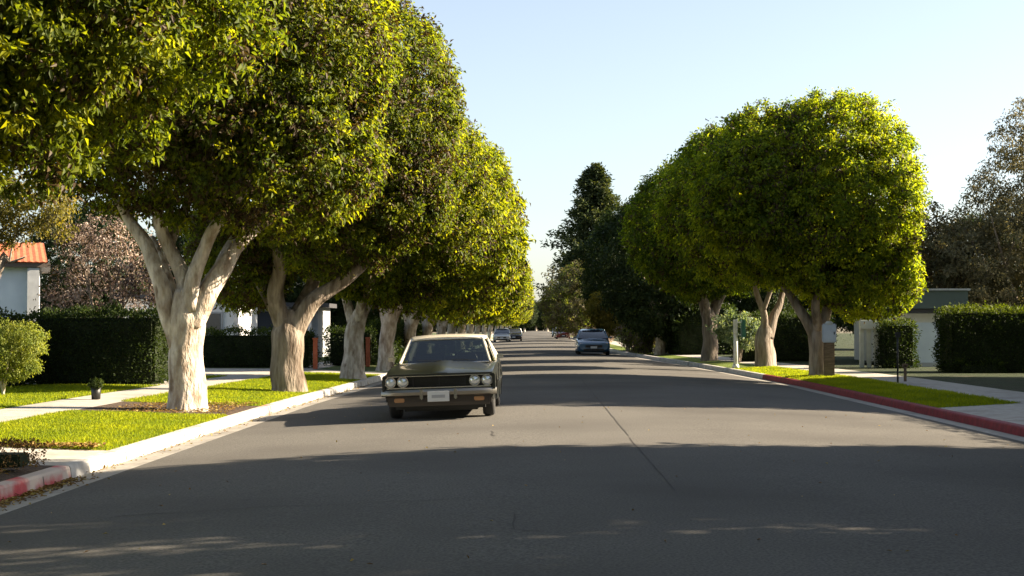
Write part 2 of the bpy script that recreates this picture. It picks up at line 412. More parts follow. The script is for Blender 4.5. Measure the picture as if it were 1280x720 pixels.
# left parkway pieces
def Lp(name, d0, d1, mat, nx=4): return strip(name, d0, d1, off(XL, -2.85), off(XL, -.155), .03, zL+.003, mat, nx)
Lp('soil_bed', -12, 15.9, M['soil'])
Lp('carriage_walk', 15.9, 17.85, M['walk'])
Lp('lawn', 17.85, 24.7, M['lawn'])
Lp('soil_bed', 24.7, 27.8, M['soil'])
Lp('lawn', 27.8, 45.5, M['lawn'])
Lp('driveway', 45.5, 48.5, M['walk'])
Lp('lawn', 48.5, 300, M['yard'])
strip('pavement', -12, 300, off(XL, -4.15), off(XL, -2.85), .05, .032, M['walk'], 2)
strip('yard', -12, 21, lambda d: -160, off(XL, -4.15), .06, .048, M['yard'], 8)
strip('lawn', 21, 34.9, lambda d: -16, off(XL, -4.15), .06, .048, M['lawn'], 6)
strip('yard', 21, 34.9, lambda d: -160, lambda d: -16, .06, .06, M['yard'], 4)
strip('driveway', 34.9, 39, lambda d: -16, off(XL, -4.15), .06, .048, M['walk'], 4)
strip('lawn', 39, 41.6, lambda d: -16, off(XL, -4.15), .06, .048, M['lawn'], 4)
strip('driveway', 41.6, 49, lambda d: -16, off(XL, -4.15), .06, .048, M['walk'], 4)
strip('yard', 34.9, 49, lambda d: -160, lambda d: -16, .06, .06, M['yard'], 4)
strip('yard', 49, 300, lambda d: -160, off(XL, -4.15), .06, .048, M['yard'], 8)
# right parkway
def Rp(name, d0, d1, mat, f1=None): return strip(name, d0, d1, off(XR, .155), f1 or off(XR, 1.68), zR+.003, .03, mat, 4)
Rp('driveway_apron', -12, 27.4, M['walk'])
Rp('lawn', 27.4, 300, M['lawn'])
strip('pavement', -12, 300, off(XR, 1.68), off(XR, 3.2), .032, .05, M['walk'], 2)
strip('yard', -12, 300, off(XR, 3.2), lambda d: 160, .048, .06, M['groundcover'], 8)
# joints in the walks
def joints(name, d0, d1, step, fa, fb, za, zb):
    bm = bmesh.new(); d = d0
    while d < d1:
        a, b = fa(d), fb(d)
        vs = [bm.verts.new(p) for p in ((a, d, za+.004), (b, d, zb+.004), (b, d+.014, zb+.004), (a, d+.014, za+.004))]; bm.faces.new(vs); d += step
    o = fin(name, bm, M['joint']); o['kind'] = 'structure'
joints('pavement_joints', 14, 60, 1.5, off(XL, -4.15), off(XL, -2.85), .05, .032)
joints('pavement_joints', 14, 60, 1.5, off(XR, 1.68), off(XR, 3.2), .032, .05)
joints('apron_joints', 14, 27, 2.4, off(XR, .155), off(XR, 1.68), zR+.003, .03)
bm = bmesh.new()
for sx, f, z0 in ((1, XL, 0), (-1, XR, 0)):
    d = 12
    while d < 60:
        x = f(d); zb = road_z(x)
        for (a, b) in (((x+.005*sx, zb+.01), (x-.018*sx+.003*sx, zb+.12)), ):
            vs = [bm.verts.new(p) for p in ((a[0], d, a[1]), (b[0], d, b[1]), (b[0], d+.02, b[1]), (a[0], d+.02, a[1]))]; bm.faces.new(vs)
        d += 3.05
o = fin('kerb_joints', bm, M['joint']); o['kind'] = 'structure'

def grass(name, d0, d1, fa, fb, za, zb, dens, h=.05, seed=0, wd=.008):
    rs = np.random.RandomState(seed); n = int(abs(fb((d0+d1)/2)-fa((d0+d1)/2))*(d1-d0)*dens)
    d = rs.uniform(d0, d1, n); t = rs.rand(n)
    a = np.array([fa(x) for x in d]); b = np.array([fb(x) for x in d])
    ph = np.sin(d*1.7+t*5)*np.cos(d*.8-t*7)
    p = np.stack([a+(b-a)*t, d, za+(zb-za)*t-.003], 1)
    ax = norm(np.stack([rs.randn(n)*.4, rs.randn(n)*.4, np.ones(n)], 1)); nr = norm(rs.randn(n, 3)*[1, 1, .2])
    ll = h*rs.uniform(.5, 1.3, n)*(1+.2*ph)
    me = leaf_mesh(name, p, ax, nr, ll, np.full(n, wd), .5+.2*ph+rs.normal(0, .2, n), [L['grass']], droop=.15)
    return tag(link(name, me), 'short mown grass on the verge', 'grass', kind='stuff')
grass('grass', 17.8, 24.75, off(XL, -2.88), off(XL, -.14), .03, zL+.003, 2600, .045, 1, .009)
grass('grass', 27.7, 45.5, off(XL, -2.88), off(XL, -.14), .03, zL+.003, 1100, .05, 2, .012)
grass('grass', 21, 34.9, lambda d: -14.5, off(XL, -4.15), .06, .048, 900, .05, 3, .013)
grass('grass', 27.3, 52, off(XR, .14), off(XR, 1.7), zR+.003, .03, 1000, .055, 4, .012)
grass('grass', 39, 41.6, lambda d: -14.5, off(XL, -4.15), .06, .048, 700, .05, 5, .014)

def litter(name, n, fx, d0, d1, zf, seed, size=.06):
    rs = np.random.RandomState(seed); d = rs.uniform(d0, d1, n); x = np.array([fx(a, rs) for a in d])
    z = np.array([zf(a) for a in x])+rs.uniform(.004, .02, n)
    p = np.stack([x, d, z], 1); ax = norm(np.stack([rs.randn(n), rs.randn(n), rs.randn(n)*.25], 1)); nr = norm(np.stack([rs.randn(n)*.4, rs.randn(n)*.4, np.ones(n)], 1))
    me = leaf_mesh(name, p, ax, nr, size*rs.uniform(.6, 1.2, n), size*.5*rs.uniform(.7, 1.2, n), rs.rand(n), [L['litter']], droop=.1)
    return me
tag(link('leaf_litter', litter('leaf_litter', 700, lambda d, rs: XL(d)+abs(rs.normal(0, .13))+.01, 12.6, 15.9, road_z, 1)), 'dry fallen leaves gathered in the gutter under the worn red kerb', 'leaf litter', kind='stuff')
tag(link('leaf_litter', litter('leaf_litter', 1500, lambda d, rs: XL(d)-.2-rs.rand()*2.4, 12.5, 15.85, lambda x: .0, 2)), 'dry leaves lying over the bare soil bed', 'leaf litter', kind='stuff')
tag(link('leaf_litter', litter('leaf_litter', 1700, lambda d, rs: XL(d)-.2-rs.rand()*2.3, 24.6, 27.9, lambda x: .0, 3)), 'brown fallen leaves round the pale trunk of the big tree', 'leaf litter', kind='stuff')
tag(link('leaf_litter', litter('leaf_litter', 1100, lambda d, rs: XL(d)-.25-rs.rand()*2.5, 17.75, 18.0, lambda x: .0, 4, .07)), 'ragged brown edging of the lawn beside the carriage walk', 'leaf litter', kind='stuff')
tag(link('leaf_litter', litter('leaf_litter', 350, lambda d, rs: XL(d)+abs(rs.normal(0, .12))+.01, 16, 40, road_z, 6)), 'few scattered leaves along the left gutter', 'leaf litter', kind='stuff')
tag(link('leaf_litter', litter('leaf_litter', 160, lambda d, rs: rs.uniform(-4.5, 7), 6, 30, road_z, 7, .045)), 'sparse leaves blown over the asphalt', 'leaf litter', kind='stuff')

# ------------------------------------------------------------ trees
GL = 'street trees lining the left kerb'; GR = 'street trees lining the right kerb'
def gen_limbs(rs, h0, r0, spread, top, lean=(0, 0), nl=5, low=False):
    """trunk and forking limbs reaching into the crown"""
    cx, cy = lean
    sp = [([(0, 0, -.15), (0, 0, .12), (.02, 0, h0*.5), (cx*.15, cy*.15, h0), (cx*.25, cy*.2, h0+.35)], [r0*1.45, r0*1.12, r0*.93, r0*1.02, r0*.7], .10, rs.uniform(0, 6))]
    a0 = rs.uniform(0, 6)
    for i in range(nl):
        a = a0+i*2*math.pi/nl+rs.uniform(-.35, .35); s = spread*rs.uniform(.55, .95)
        dx, dy = math.cos(a), math.sin(a)
        e = (cx+dx*s, cy+dy*s, top*rs.uniform(.62, .85))
        p1 = (cx*.2+dx*.34, cy*.2+dy*.34, h0+.35*rs.uniform(.7, 1.5)); p2 = (cx*.5+dx*s*.5, cy*.5+dy*s*.5, h0+(e[2]-h0)*.45)
        rr = r0*rs.uniform(.36, .55)
        sp.append(([(cx*.1+dx*.08, cy*.1+dy*.08, h0-.45), p1, p2, e], [rr*1.05, rr, rr*.7, rr*.22], .06, rs.uniform(0, 6)))
        for k in range(2):
            b = a+rs.uniform(-.9, .9); q = (p2[0]+math.cos(b)*s*.45, p2[1]+math.sin(b)*s*.45, p2[2]+rs.uniform(.5, 1.6))
            sp.append(([p2, ((p2[0]+q[0])/2, (p2[1]+q[1])/2, (p2[2]+q[2])/2+.15), q], [rr*.5, rr*.38, rr*.12], .03, rs.uniform(0, 6)))
    return sp
def ficus(base, label, ells, limbspec, group, mats=('ficus', 'ficus_brown'), **k):
    t = empty('street_tree', (base[0], base[1], base[2] if len(base) > 2 else .0), 0, label, 'tree', group)
    limbs('trunk', limbspec, k.pop('bark', M['bark']), t)
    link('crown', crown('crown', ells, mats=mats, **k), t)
    return t
# T0: nearest, trunk just outside the left edge
rs = random.Random(11)
ficus((-7.75, 17.3), 'nearest street tree at the left edge, large bright leaves hanging over the bare soil bed',
      [((.85, 0, 6.4), (3.35, 3.0, 3.0)), ((-.55, -.3, 5.3), (2.3, 2.3, 1.9))],
      gen_limbs(rs, 2.6, .34, 2.0, 8.4, (.2, 0)), GL, clumps=2900, per=62, leaf=.112, seed=1, cr=.28, depth=.10, brown=.10, lump=.13, inner=.35, tint_mu=.5)
# T1: the big pale trunk, limbs as in the photo (69 px per metre at its distance)
def p1(x, y, dy=0): return ((x-231)/69, dy, (509-y)/69)
T1 = [([p1(231, 522), p1(231, 505), p1(229, 470), p1(229, 430), p1(230, 395), p1(233, 360)], [.44, .36, .315, .29, .31, .25], .13, 1.0),
      ([p1(222, 430, -.05), p1(208, 385, -.1), p1(197, 345, -.1), p1(180, 305, 0), p1(158, 275, .1), p1(135, 240, .2)], [.20, .165, .145, .13, .105, .06], .07, 2.0),
      ([p1(216, 385, .15), p1(203, 350, .3), p1(190, 322, .5), p1(170, 290, .9)], [.12, .10, .09, .05], .05, 4.0),
      ([p1(228, 385), p1(225, 348, .1), p1(208, 312, .2), p1(194, 278, .1), p1(188, 235, 0), p1(170, 180, -.3)], [.18, .15, .13, .115, .095, .05], .07, 3.0),
      ([p1(238, 385, -.1), p1(242, 345, -.2), p1(256, 308, -.2), p1(270, 282, -.3), p1(292, 258, -.4), p1(330, 215, -.7)], [.17, .14, .12, .11, .09, .05], .07, 5.0),
      ([p1(236, 405, -.05), p1(256, 365, 0), p1(276, 328, .1), p1(288, 305, .3), p1(310, 280, .5), p1(360, 240, .9)], [.22, .195, .17, .135, .11, .06], .07, 6.0),
      ([p1(262, 350, .3), p1(275, 300, .9), p1(300, 250, 1.5), p1(320, 190, 1.8)], [.16, .14, .11, .05], .05, 2.2),
      ([p1(205, 300, .2), p1(215, 250, .8), p1(240, 190, 1.0)], [.10, .08, .04], .04, 1.2),
      ([p1(290, 258, -.4), p1(275, 215, -.9), p1(280, 160, -1.2)], [.09, .07, .03], .04, 1.7)]
ficus((-6.32, 25.8), 'tree with thick pale sunlit trunk forking into bare limbs, in front of the dark hedge',
      [((.45, 0, 7.0), (3.2, 3.0, 3.7)), ((-.9, .2, 5.4), (2.4, 2.6, 1.8)), ((1.65, 0, 4.7), (1.8, 2.1, 1.6))],
      T1, GL, clumps=4300, per=48, leaf=.105, seed=2, cr=.25, depth=.06, brown=.30, lump=.06, inner=.30, bottom_open=.55, tint_mu=.48)
def p2(x, y, dy=0): return ((x-360)/53, dy, (486-y)/53)
T2 = [([p2(360, 497), p2(360, 482), p2(358, 450), p2(360, 415), p2(362, 385)], [.50, .41, .37, .37, .15], .13, 2.0),
      ([p2(366, 415), p2(385, 380), p2(410, 360, .1), p2(440, 340, .1), p2(480, 300, .2)], [.25, .21, .17, .14, .07], .07, 1.0),
      ([p2(356, 410), p2(345, 370, -.2), p2(352, 330, -.4), p2(340, 270, -.6)], [.24, .2, .16, .07], .07, 3.0),
      ([p2(364, 400, .1), p2(385, 350, .6), p2(380, 290, 1.1)], [.2, .16, .06], .06, 4.0),
      ([p2(352, 400, .1), p2(320, 350, .5), p2(290, 290, 1.0)], [.2, .15, .06], .06, 5.0)]
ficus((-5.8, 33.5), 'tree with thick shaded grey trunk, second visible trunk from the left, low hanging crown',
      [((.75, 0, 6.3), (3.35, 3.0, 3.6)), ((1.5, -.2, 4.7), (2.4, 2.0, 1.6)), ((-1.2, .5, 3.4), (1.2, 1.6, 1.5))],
      T2, GL, bark=M['bark_shaded'], clumps=4300, per=44, leaf=.105, seed=3, cr=.25, depth=.06, brown=.32, lump=.06, inner=.28, bottom_open=.4, tint_mu=.45)
def p3(x, y, dy=0): return ((x-440)/42.7, dy, (472-y)/42.7)
T3 = [([p3(440, 482), p3(440, 466), p3(441, 440), p3(443, 410), p3(450, 390)], [.48, .37, .30, .28, .2], .12, 2.5),
      ([p3(446, 405), p3(456, 380), p3(475, 360, .1), p3(510, 330, .3)], [.2, .16, .13, .06], .07, 1.0),
      ([p3(441, 408), p3(430, 375, .2), p3(420, 330, .5)], [.17, .13, .06], .07, 3.0),
      ([p3(446, 400, -.1), p3(460, 360, -.5), p3(500, 300, -.9)], [.16, .12, .05], .05, 4.0)]
ficus((-5.3, 41.6), 'tree with sunlit leaning trunk just behind the old car, rounded crown over the road',
      [((1.25, 0, 5.1), (3.3, 3.1, 2.95)), ((.8, 0, 4.1), (2.7, 2.5, 1.8))],
      T3, GL, clumps=3100, per=36, leaf=.125, seed=4, cr=.27, depth=.06, brown=.16, lump=.06, inner=.25, bottom_open=.3, tint_mu=.55)
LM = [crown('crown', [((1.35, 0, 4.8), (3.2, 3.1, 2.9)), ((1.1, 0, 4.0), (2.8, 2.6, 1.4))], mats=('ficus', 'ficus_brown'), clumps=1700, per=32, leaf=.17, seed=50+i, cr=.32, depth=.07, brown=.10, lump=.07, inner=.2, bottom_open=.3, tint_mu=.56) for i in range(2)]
LT = []
for i in range(2):
    rs = random.Random(30+i); V, Fc = [], []
    for (pts, rads, fl, ph) in gen_limbs(rs, 1.7, .27, 2.4, 6.5, (.9, 0), 4):
        vs, fs = tube_pts(pts, rads, 10, flute=fl, ph=ph); o_ = len(V); V += vs; Fc += [tuple(q+o_ for q in f) for f in fs]
    me = mesh_from('trunk', V, Fc); me.materials.append(M['bark']); LT.append(me)
rs = random.Random(8)
ordn = ['fourth', 'fifth', 'sixth', 'seventh', 'eighth', 'ninth', 'tenth']
for i, d in enumerate([49.5, 57.5, 66, 75, 84, 95, 108]):
    t = empty('street_tree', (XL(d)-.55, d, 0), rs.uniform(-.35, .35), '%s trunk from the left in the left row, beyond the old car' % ordn[i], 'tree', GL)
    s = rs.uniform(.93, 1.06); t.scale = (s, s, s)
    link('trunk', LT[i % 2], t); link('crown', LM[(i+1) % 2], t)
for i, d in enumerate([123, 140, 160, 185, 215, 250, 290]):
    t = empty('street_tree', (XL(d)-.6, d, 0), rs.uniform(-.35, .35), 'distant tree of the left row where the road vanishes', 'tree', 'far trees of the left row')
    s = rs.uniform(.9, 1.05); t.scale = (s, s, s)
    link('trunk', LT[i % 2], t); link('crown', LM[i % 2], t)

# right row
def p4(x, y, dy=0): return ((x-1025)/41, dy, (468-y)/41)
T4 = [([p4(1025, 478), p4(1025, 462), p4(1022, 440), p4(1019, 415), p4(1012, 398)], [.44, .36, .30, .26, .1], .12, .5),
      ([p4(1018, 420), p4(1004, 395), p4(990, 372, .1), p4(970, 340, .3)], [.2, .16, .13, .06], .07, 1.5),
      ([p4(1023, 420), p4(1034, 385, .2), p4(1050, 330, .5)], [.2, .15, .06], .07, 3.0),
      ([p4(1020, 410, -.1), p4(1015, 370, -.5), p4(1030, 300, -.9)], [.16, .12, .05], .05, 4.0)]
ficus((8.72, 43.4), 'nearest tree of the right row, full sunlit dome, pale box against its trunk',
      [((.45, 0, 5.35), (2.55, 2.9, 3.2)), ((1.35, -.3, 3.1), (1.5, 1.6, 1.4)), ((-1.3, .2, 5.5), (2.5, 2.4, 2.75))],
      T4, GR, mats=('ficus_r', 'ficus_brown'), bark=M['bark_shaded'], clumps=3900, per=44, leaf=.12, seed=6, cr=.26, depth=.06, brown=.07, lump=.06, inner=.42, bottom_open=.1, tint_mu=.64)
def p5(x, y, dy=0): return ((x-957)/33.8, dy, (457-y)/33.8)
T5 = [([p5(957, 468), p5(957, 452), p5(955, 430), p5(957, 412), p5(962, 396)], [.48, .38, .34, .31, .10], .12, .9),
      ([p5(960, 420), p5(966, 398), p5(975, 380, .1), p5(985, 350, .3)], [.24, .18, .13, .06], .07, 1.5),
      ([p5(956, 420), p5(954, 390, -.3), p5(944, 365, -.5), p5(938, 330, -.6)], [.17, .12, .10, .05], .07, 3.0),
      ([p5(953, 385, -.4), p5(962, 360, -.5), p5(968, 335, -.5)], [.10, .08, .04], .04, 4.0)]
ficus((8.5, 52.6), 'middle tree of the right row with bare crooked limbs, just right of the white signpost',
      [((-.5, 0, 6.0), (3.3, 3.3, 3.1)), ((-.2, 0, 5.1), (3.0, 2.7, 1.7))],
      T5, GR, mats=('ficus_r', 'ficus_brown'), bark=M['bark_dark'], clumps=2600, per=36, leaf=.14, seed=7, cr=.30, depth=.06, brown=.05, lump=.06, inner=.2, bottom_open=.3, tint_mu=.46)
rs = random.Random(14)
ficus((7.6, 62), 'third tree of the right row, dark crown, forked trunk left of white signpost',
      [((-.3, 0, 5.8), (3.3, 3.4, 3.1)), ((-.6, -.5, 4.6), (2.5, 2.5, 1.7))],
      gen_limbs(rs, 1.9, .33, 2.3, 7, (0, 0), 4), GR, mats=('ficus_r', 'ficus_brown'), bark=M['bark_dark'], clumps=2200, per=34, leaf=.15, seed=8, cr=.32, depth=.07, brown=.03, lump=.07, inner=.2, bottom_open=.2, tint_mu=.36)
RM = [crown('crown', [((0, 0, 5.0), (3.4, 3.4, 3.4)), ((.2, 0, 3.0), (2.9, 2.9, 1.9))], mats=('dark',), clumps=1400, per=36, leaf=.18, seed=70+i, cr=.42, depth=.10, lump=.12, inner=.2, tint_mu=.45) for i in range(2)]
def rtree(x, d, s, label, m, group, rz=0, zs=1., name='street_tree'):
    t = empty(name, (x, d, 0), rz, label, 'tree', group); t.scale = (s, s, s*zs)
    link('trunk', LT[m % 2], t); link('crown', RM[m % 2], t); return t
rtree(6.6, 75, 1.0, 'dark dense tree filling the gap behind the right row, near the blue parked car', 0, GR, .5)
rtree(6.4, 88, 1.02, 'dark tree behind the blue parked car, left neighbour of the dense one', 1, GR, 2.)
for i, (x, d) in enumerate([(7.0, 104), (6.6, 150), (6.5, 175), (6.3, 205), (6.1, 240), (6, 285), (5.8, 330)]):
    rtree(x, d, .95+.1*rs.random(), 'distant dark tree of the right row where the road vanishes', i, 'far trees of the right row', rs.uniform(0, 6))
for i, (x, d) in enumerate([(-3, 430), (4, 440), (0.5, 470), (-9, 450), (10, 455)]):
    rtree(x, d, 1.15, 'far dark tree closing the end of the street', i, 'trees closing the end of the street', rs.uniform(0, 6))

def small_tree(name, loc, label, ells, mats, stems, cat='tree', group=None, bark='bark_dark', **k):
    t = empty(name, loc, 0, label, cat, group)
    limbs('trunk' if cat == 'tree' else 'stems', stems, M[bark], t, n=8)
    link('crown' if cat == 'tree' else 'foliage', crown('crown', ells, mats=mats, **k), t); return t
rs = random.Random(21)
# olive toned tree overhanging from the right far away, and the small yellow one
small_tree('round_tree', (5.6, 125, 0), 'hazy olive green tree with sunlit top, left of the dark row at the road end',
           [((-1.8, 0, 4.0), (3.3, 3.2, 2.8)), ((-1.0, 0, 5.6), (1.6, 1.8, 2.1)), ((-2.0, 0, 2.6), (3.0, 3.0, 1.6))], ('olive', 'lime'), gen_limbs(rs, 1.6, .22, 1.8, 5, (-1, 0), 4), brown=.28, clumps=900, per=34, leaf=.2, seed=31, cr=.42, lump=.2, depth=.12, tint_mu=.5)
small_tree('yellow_tree', (5.5, 84, 0), 'small golden yellow tree behind the blue parked car',
           [((-1.3, 0, 2.5), (1.15, 1.1, 1.1)), ((-.9, 0, 1.7), (1.1, 1.0, .8))], ('yellow',), gen_limbs(rs, 1.0, .09, .8, 3.4, (0, 0), 3), clumps=320, per=30, leaf=.15, seed=32, cr=.28, lump=.2, depth=.2, tint_mu=.5)
for i, (x, d, s) in enumerate([(4.9, 82, 1.0), (5.9, 80.5, 1.1), (5.2, 76.5, .6)]):
    small_tree('flowering_bush', (x+.7, d, 0), ['loose bush with pale flowers right behind the blue parked car', 'taller bush with pale flowers in the shade, right of the blue parked car', 'low bush with pale flowers nearest the kerb, right of the blue parked car'][i],
               [((0, 0, 1.0*s), (.8*s, .8*s, .95*s))], ('purple', 'lime'), gen_limbs(rs, .3, .05, .5, 1.2, (0, 0), 3), cat='bush', group='flowering bushes by the blue car', clumps=110, per=30, leaf=.12, seed=40+i, cr=.25, brown=.5, depth=.25, lump=.2)
tag(link('far_wood', crown('far_wood', [((0, 0, 4), (40, 5, 6)), ((30, 3, 5), (40, 5, 7)), ((-30, 3, 4), (40, 5, 7))], mats=('dark',), clumps=1200, per=40, leaf=.9, seed=200, cr=2.0, lump=.12)), 'dark far-off wood closing the end of the street', 'wood', kind='stuff').location = (0, 490, 0)
for i, (x, d, s) in enumerate([(5.4, 108, 1.0), (5.2, 124, 1.2), (5.0, 140, 1.1), (5.2, 160, 1.5)]):
    small_tree('flowering_bush', (x, d, 0), 'pinkish bush among the far parked cars on the right side', [((-.3, 0, 1.0*s), (.9*s, .9*s, .95*s))], ('purple',), gen_limbs(rs, .3, .05, .5, 1.2, (0, 0), 3), cat='bush', group='far bushes on the right side', clumps=90, per=26, leaf=.16, seed=140+i, cr=.3, depth=.25, lump=.25, tint_mu=.75)
# conifer
def conifer(loc, h, r, label, seed):
    rs = np.random.RandomState(seed); t = empty('conifer', loc, 0, label, 'tree')
    limbs('trunk', [([(0, 0, -.2), (0, 0, h*.5), (0, 0, h*.97)], [.35, .22, .05], .05, 1)], M['bark_dark'], t, n=10)
    nb = 300; P, A, O = [], [], []
    for b in range(nb):
        z = h*(.12+.88*(b/nb)**.9); rr = r*(1.06-((z/h))**1.6)*rs.uniform(.45, 1.2); a = rs.rand()*6.28
        k = 110; tt = rs.rand(k)**.6
        q = np.stack([np.cos(a)*tt*rr, np.sin(a)*tt*rr, z-tt*rr*.12+tt**2*rr*.18], 1)+rs.randn(k, 3)*[.28, .28, .2]
        P.append(q); A.append(np.tile([math.cos(a), math.sin(a), .3], (k, 1))+rs.randn(k, 3)*.7); O.append(rs.randn(k, 3)*.5+[0, 0, .8])
    P = np.concatenate(P); A = np.concatenate(A); O = norm(np.concatenate(O)); n = len(P)
    ll = .42*rs.uniform(.6, 1.3, n)
    link('crown', leaf_mesh('crown', P, A, O, ll, ll*.4, rs.normal(.6, .25, n), [L['pine']]), t)
conifer((6.3, 148, 0), 18.0, 6.6, 'tall dark conifer rising behind the right row, highest point beside the sky gap', 5)
conifer((2.8+3.4, 172, 0), 12.5, 4.8, 'shorter dark conifer left of and behind the tall one', 6)

for i, (x, d, lb) in enumerate([(12.2, 84, 'dark garden tree far behind the white signpost'), (17, 88, 'dark garden tree far behind the nearest tree of the right row'), (22, 92, 'dark garden tree far behind the white gate'), (28, 90, 'dark garden tree behind the tall loose tree at the right edge')]):
    rtree(x, d, 1.0, lb, i, 'dark garden trees behind the right row', i, name='garden_tree')
for i, (x, d, lb) in enumerate([(-17, 74, 'dark garden tree behind the white porch house'), (-11.5, 76, 'dark garden tree behind the two thick trunks on the left'), (-22, 70, 'dark garden tree behind the terracotta roofed house'), (-9.5, 92, 'dark garden tree far behind the left row')]):
    rtree(x, d, .9, lb, i, 'dark garden trees behind the left row', i, name='garden_tree')
# tall loose grey tree at the right edge
rs = random.Random(77)
small_tree('loose_tree', (22.5, 66, 0), 'tall loose grey green tree at the right edge, behind the clipped hedge',
           [((1.6, 0, 8.6), (3.4, 3.2, 3.8)), ((-.6, 0, 6.0), (2.4, 3, 2.2)), ((-1.9, 0, 4.3), (2.4, 2.6, 2.6)), ((2.2, 0, 4.4), (3.2, 3, 3.4)), ((.3, 0, 2.6), (3.8, 3, 1.8))],
           ('olive',), gen_limbs(rs, 2.0, .3, 3.2, 9, (0, 0), 6), clumps=1500, per=46, leaf=.17, seed=90, cr=.45, lump=.3, depth=.22, inner=.4, tint_mu=.62, aspect=.35)
small_tree('loose_tree', (18.8, 68, 0), 'smaller brownish loose tree between the round street tree and the tall grey one',
           [((0, 0, 4.2), (2.4, 2.4, 2.9))], ('olive', 'ficus_brown'), gen_limbs(rs, 1.5, .2, 1.6, 5, (0, 0), 4), clumps=330, per=44, leaf=.18, seed=91, cr=.42, lump=.22, depth=.22, brown=.35, tint_mu=.35)

# left background trees
small_tree('blossom_tree', (-13.3, 43.5, .05), 'airy tree with dull pink and brown blossom behind the tall dark hedge',
           [((0.2, 0, 3.3), (1.45, 1.4, 1.7)), ((-.5, .3, 4.1), (1.1, 1.1, .9)), ((1.2, 0, 2.7), (1.1, 1.1, 1.2)), ((-1.0, 0, 2.4), (.9, .9, 1.0))], ('purple', 'ficus_brown'), gen_limbs(rs, 1.1, .11, 1.2, 4.6, (0.2, 0), 5), clumps=330, per=24, leaf=.09, seed=92, cr=.30, lump=.25, depth=.3, inner=.5, brown=.12, tint_mu=.58, aspect=.6)
small_tree('yellow_tree', (-15.9, 41.5, .05), 'yellow olive tree beside the terracotta roof at the left edge',
           [((-.4, 0, 4.75), (1.7, 1.5, 1.05)), ((1.1, 0, 5.0), (1.5, 1.3, 1.05))], ('yellow', 'olive'), gen_limbs(rs, 3.2, .12, 1.2, 5.6, (.3, 0), 4), clumps=420, per=30, leaf=.11, seed=93, cr=.3, lump=.22, depth=.25, brown=.3, tint_mu=.4)
small_tree('lime_bush', (-11.1, 29.6, .05), 'bushy yellow green shrub with thin stems at the left edge of the lawn',
           [((.1, 0, 1.0), (.68, .6, .60)), ((.48, 0, 1.15), (.44, .45, .42)), ((-.3, 0, .75), (.6, .5, .45)), ((.3, 0, .62), (.45, .4, .3))], ('lime',),
           [([(0, 0, -.05), (.06*math.cos(a), .06*math.sin(a), .3), (.45*math.cos(a), .4*math.sin(a), 1.0)], [.03, .022, .008], .02, a) for a in (0, 1.1, 2.2, 3.3, 4.4, 5.4)],
           cat='shrub', bark='bark', clumps=420, per=40, leaf=.05, seed=94, cr=.12, lump=.18, depth=.2, inner=.4, tint_mu=.55)
tp = empty('clipped_shrub', (-8.75, 28.3, .05), 0, 'tiny dark clipped ball shrub in a pot on the lawn edge by the pavement', 'shrub')
link('foliage', crown('foliage', [((0, 0, .3), (.14, .14, .10))], mats=('hedge',), clumps=70, per=30, leaf=.03, seed=95, cr=.035, lump=.05, depth=.1), tp)
bm = bmesh.new(); cyl(bm, (0, 0, 0), (0, 0, .24), .085, .10, 20); fin('pot', bm, M['black'], tp, True)

# ------------------------------------------------------------ hedges
def hedge(name, loc, dims, label, seed, rz=0, **k):
    t = empty(name, loc, rz, label, 'hedge', k.pop('group', None))
    link('foliage', leaf_box('foliage', dims, seed=seed, **k), t)
    bm = bmesh.new(); a, b, h = dims; m_ = .12 if min(a, b) > .5 else .06
    box(bm, (0, 0, (h-m_)/2), (a-2*m_, b-2*m_, h-m_), bev=.08 if min(dims) > .4 else .02)
    fin('dark_core', bm, M['hedge_core'], t); return t  # solid dark block added to stop light, stands for the shaded inside
M['hedge_core'] = noisy('hedge_core', (.012, .018, .006), (.022, .03, .01), 9, .95, .8, 30)
hedge('hedge', (-11.0, 36.0, .05), (3.3, 1.6, 1.78), 'tall dark clipped hedge behind the pale forked trunk', 1, dens=620, leaf=.07, tint_mu=.25, top_new=.1)
hedge('hedge', (-13.4, 34.0, .05), (2.3, 1.5, 1.76), 'rounded dark hedge at the left edge behind the yellow green shrub', 2, dens=500, leaf=.07, rnd=.5, tint_mu=.25, top_new=.1)
hedge('hedge', (-9.9, 50.5, .05), (4.1, 1.2, 1.25), 'long low hedge with sunlit top seen between the two thick trunks', 3, dens=420, leaf=.08, tint_mu=.2, top_new=.5)
hedge('hedge', (-6.9, 53.5, .05), (1.7, 1.2, 1.35), 'dark hedge piece between the shaded trunk and the leaning trunk', 4, dens=380, leaf=.08, tint_mu=.2, top_new=.2)
hedge('hedge', (-6.0, 62, .05), (1.3, 14, 1.5), 'dark hedge running along the pavement behind the old car', 5, dens=160, leaf=.12, tint_mu=.2)
hedge('hedge', (-5.75, 15.2, .0), (.7, .45, .2), 'low dry brown hedge block on the bare soil by the red kerb', 6, dens=1500, leaf=.035, rnd=.05, jit=.02, mat='litter', tint_mu=.1, top_new=.1)
hedge('hedge', (15.6, 45.6, .05), (5.2, 1.7, 1.98), 'long clipped hedge at the right edge with a bright trimmed top', 7, dens=430, leaf=.08, tint_mu=.2, top_new=.75, rnd=.22)
hedge('hedge', (12.65, 50, .05), (1.2, 1.2, 1.6), 'square clipped shrub between the white gate and the white wall', 8, dens=420, leaf=.08, rnd=.35, tint_mu=.2, top_new=.6)
hedge('hedge', (10.4, 60, .05), (3.9, 1.5, 1.9), 'dark hedge behind the nearest tree of the right row', 9, dens=260, leaf=.1, tint_mu=.15, top_new=.1)
hedge('hedge', (8.8, 76, .05), (3.0, 6, 2.5), 'tall dark hedge between the right trees and the blue car', 10, dens=160, leaf=.12, tint_mu=.15, top_new=.1)
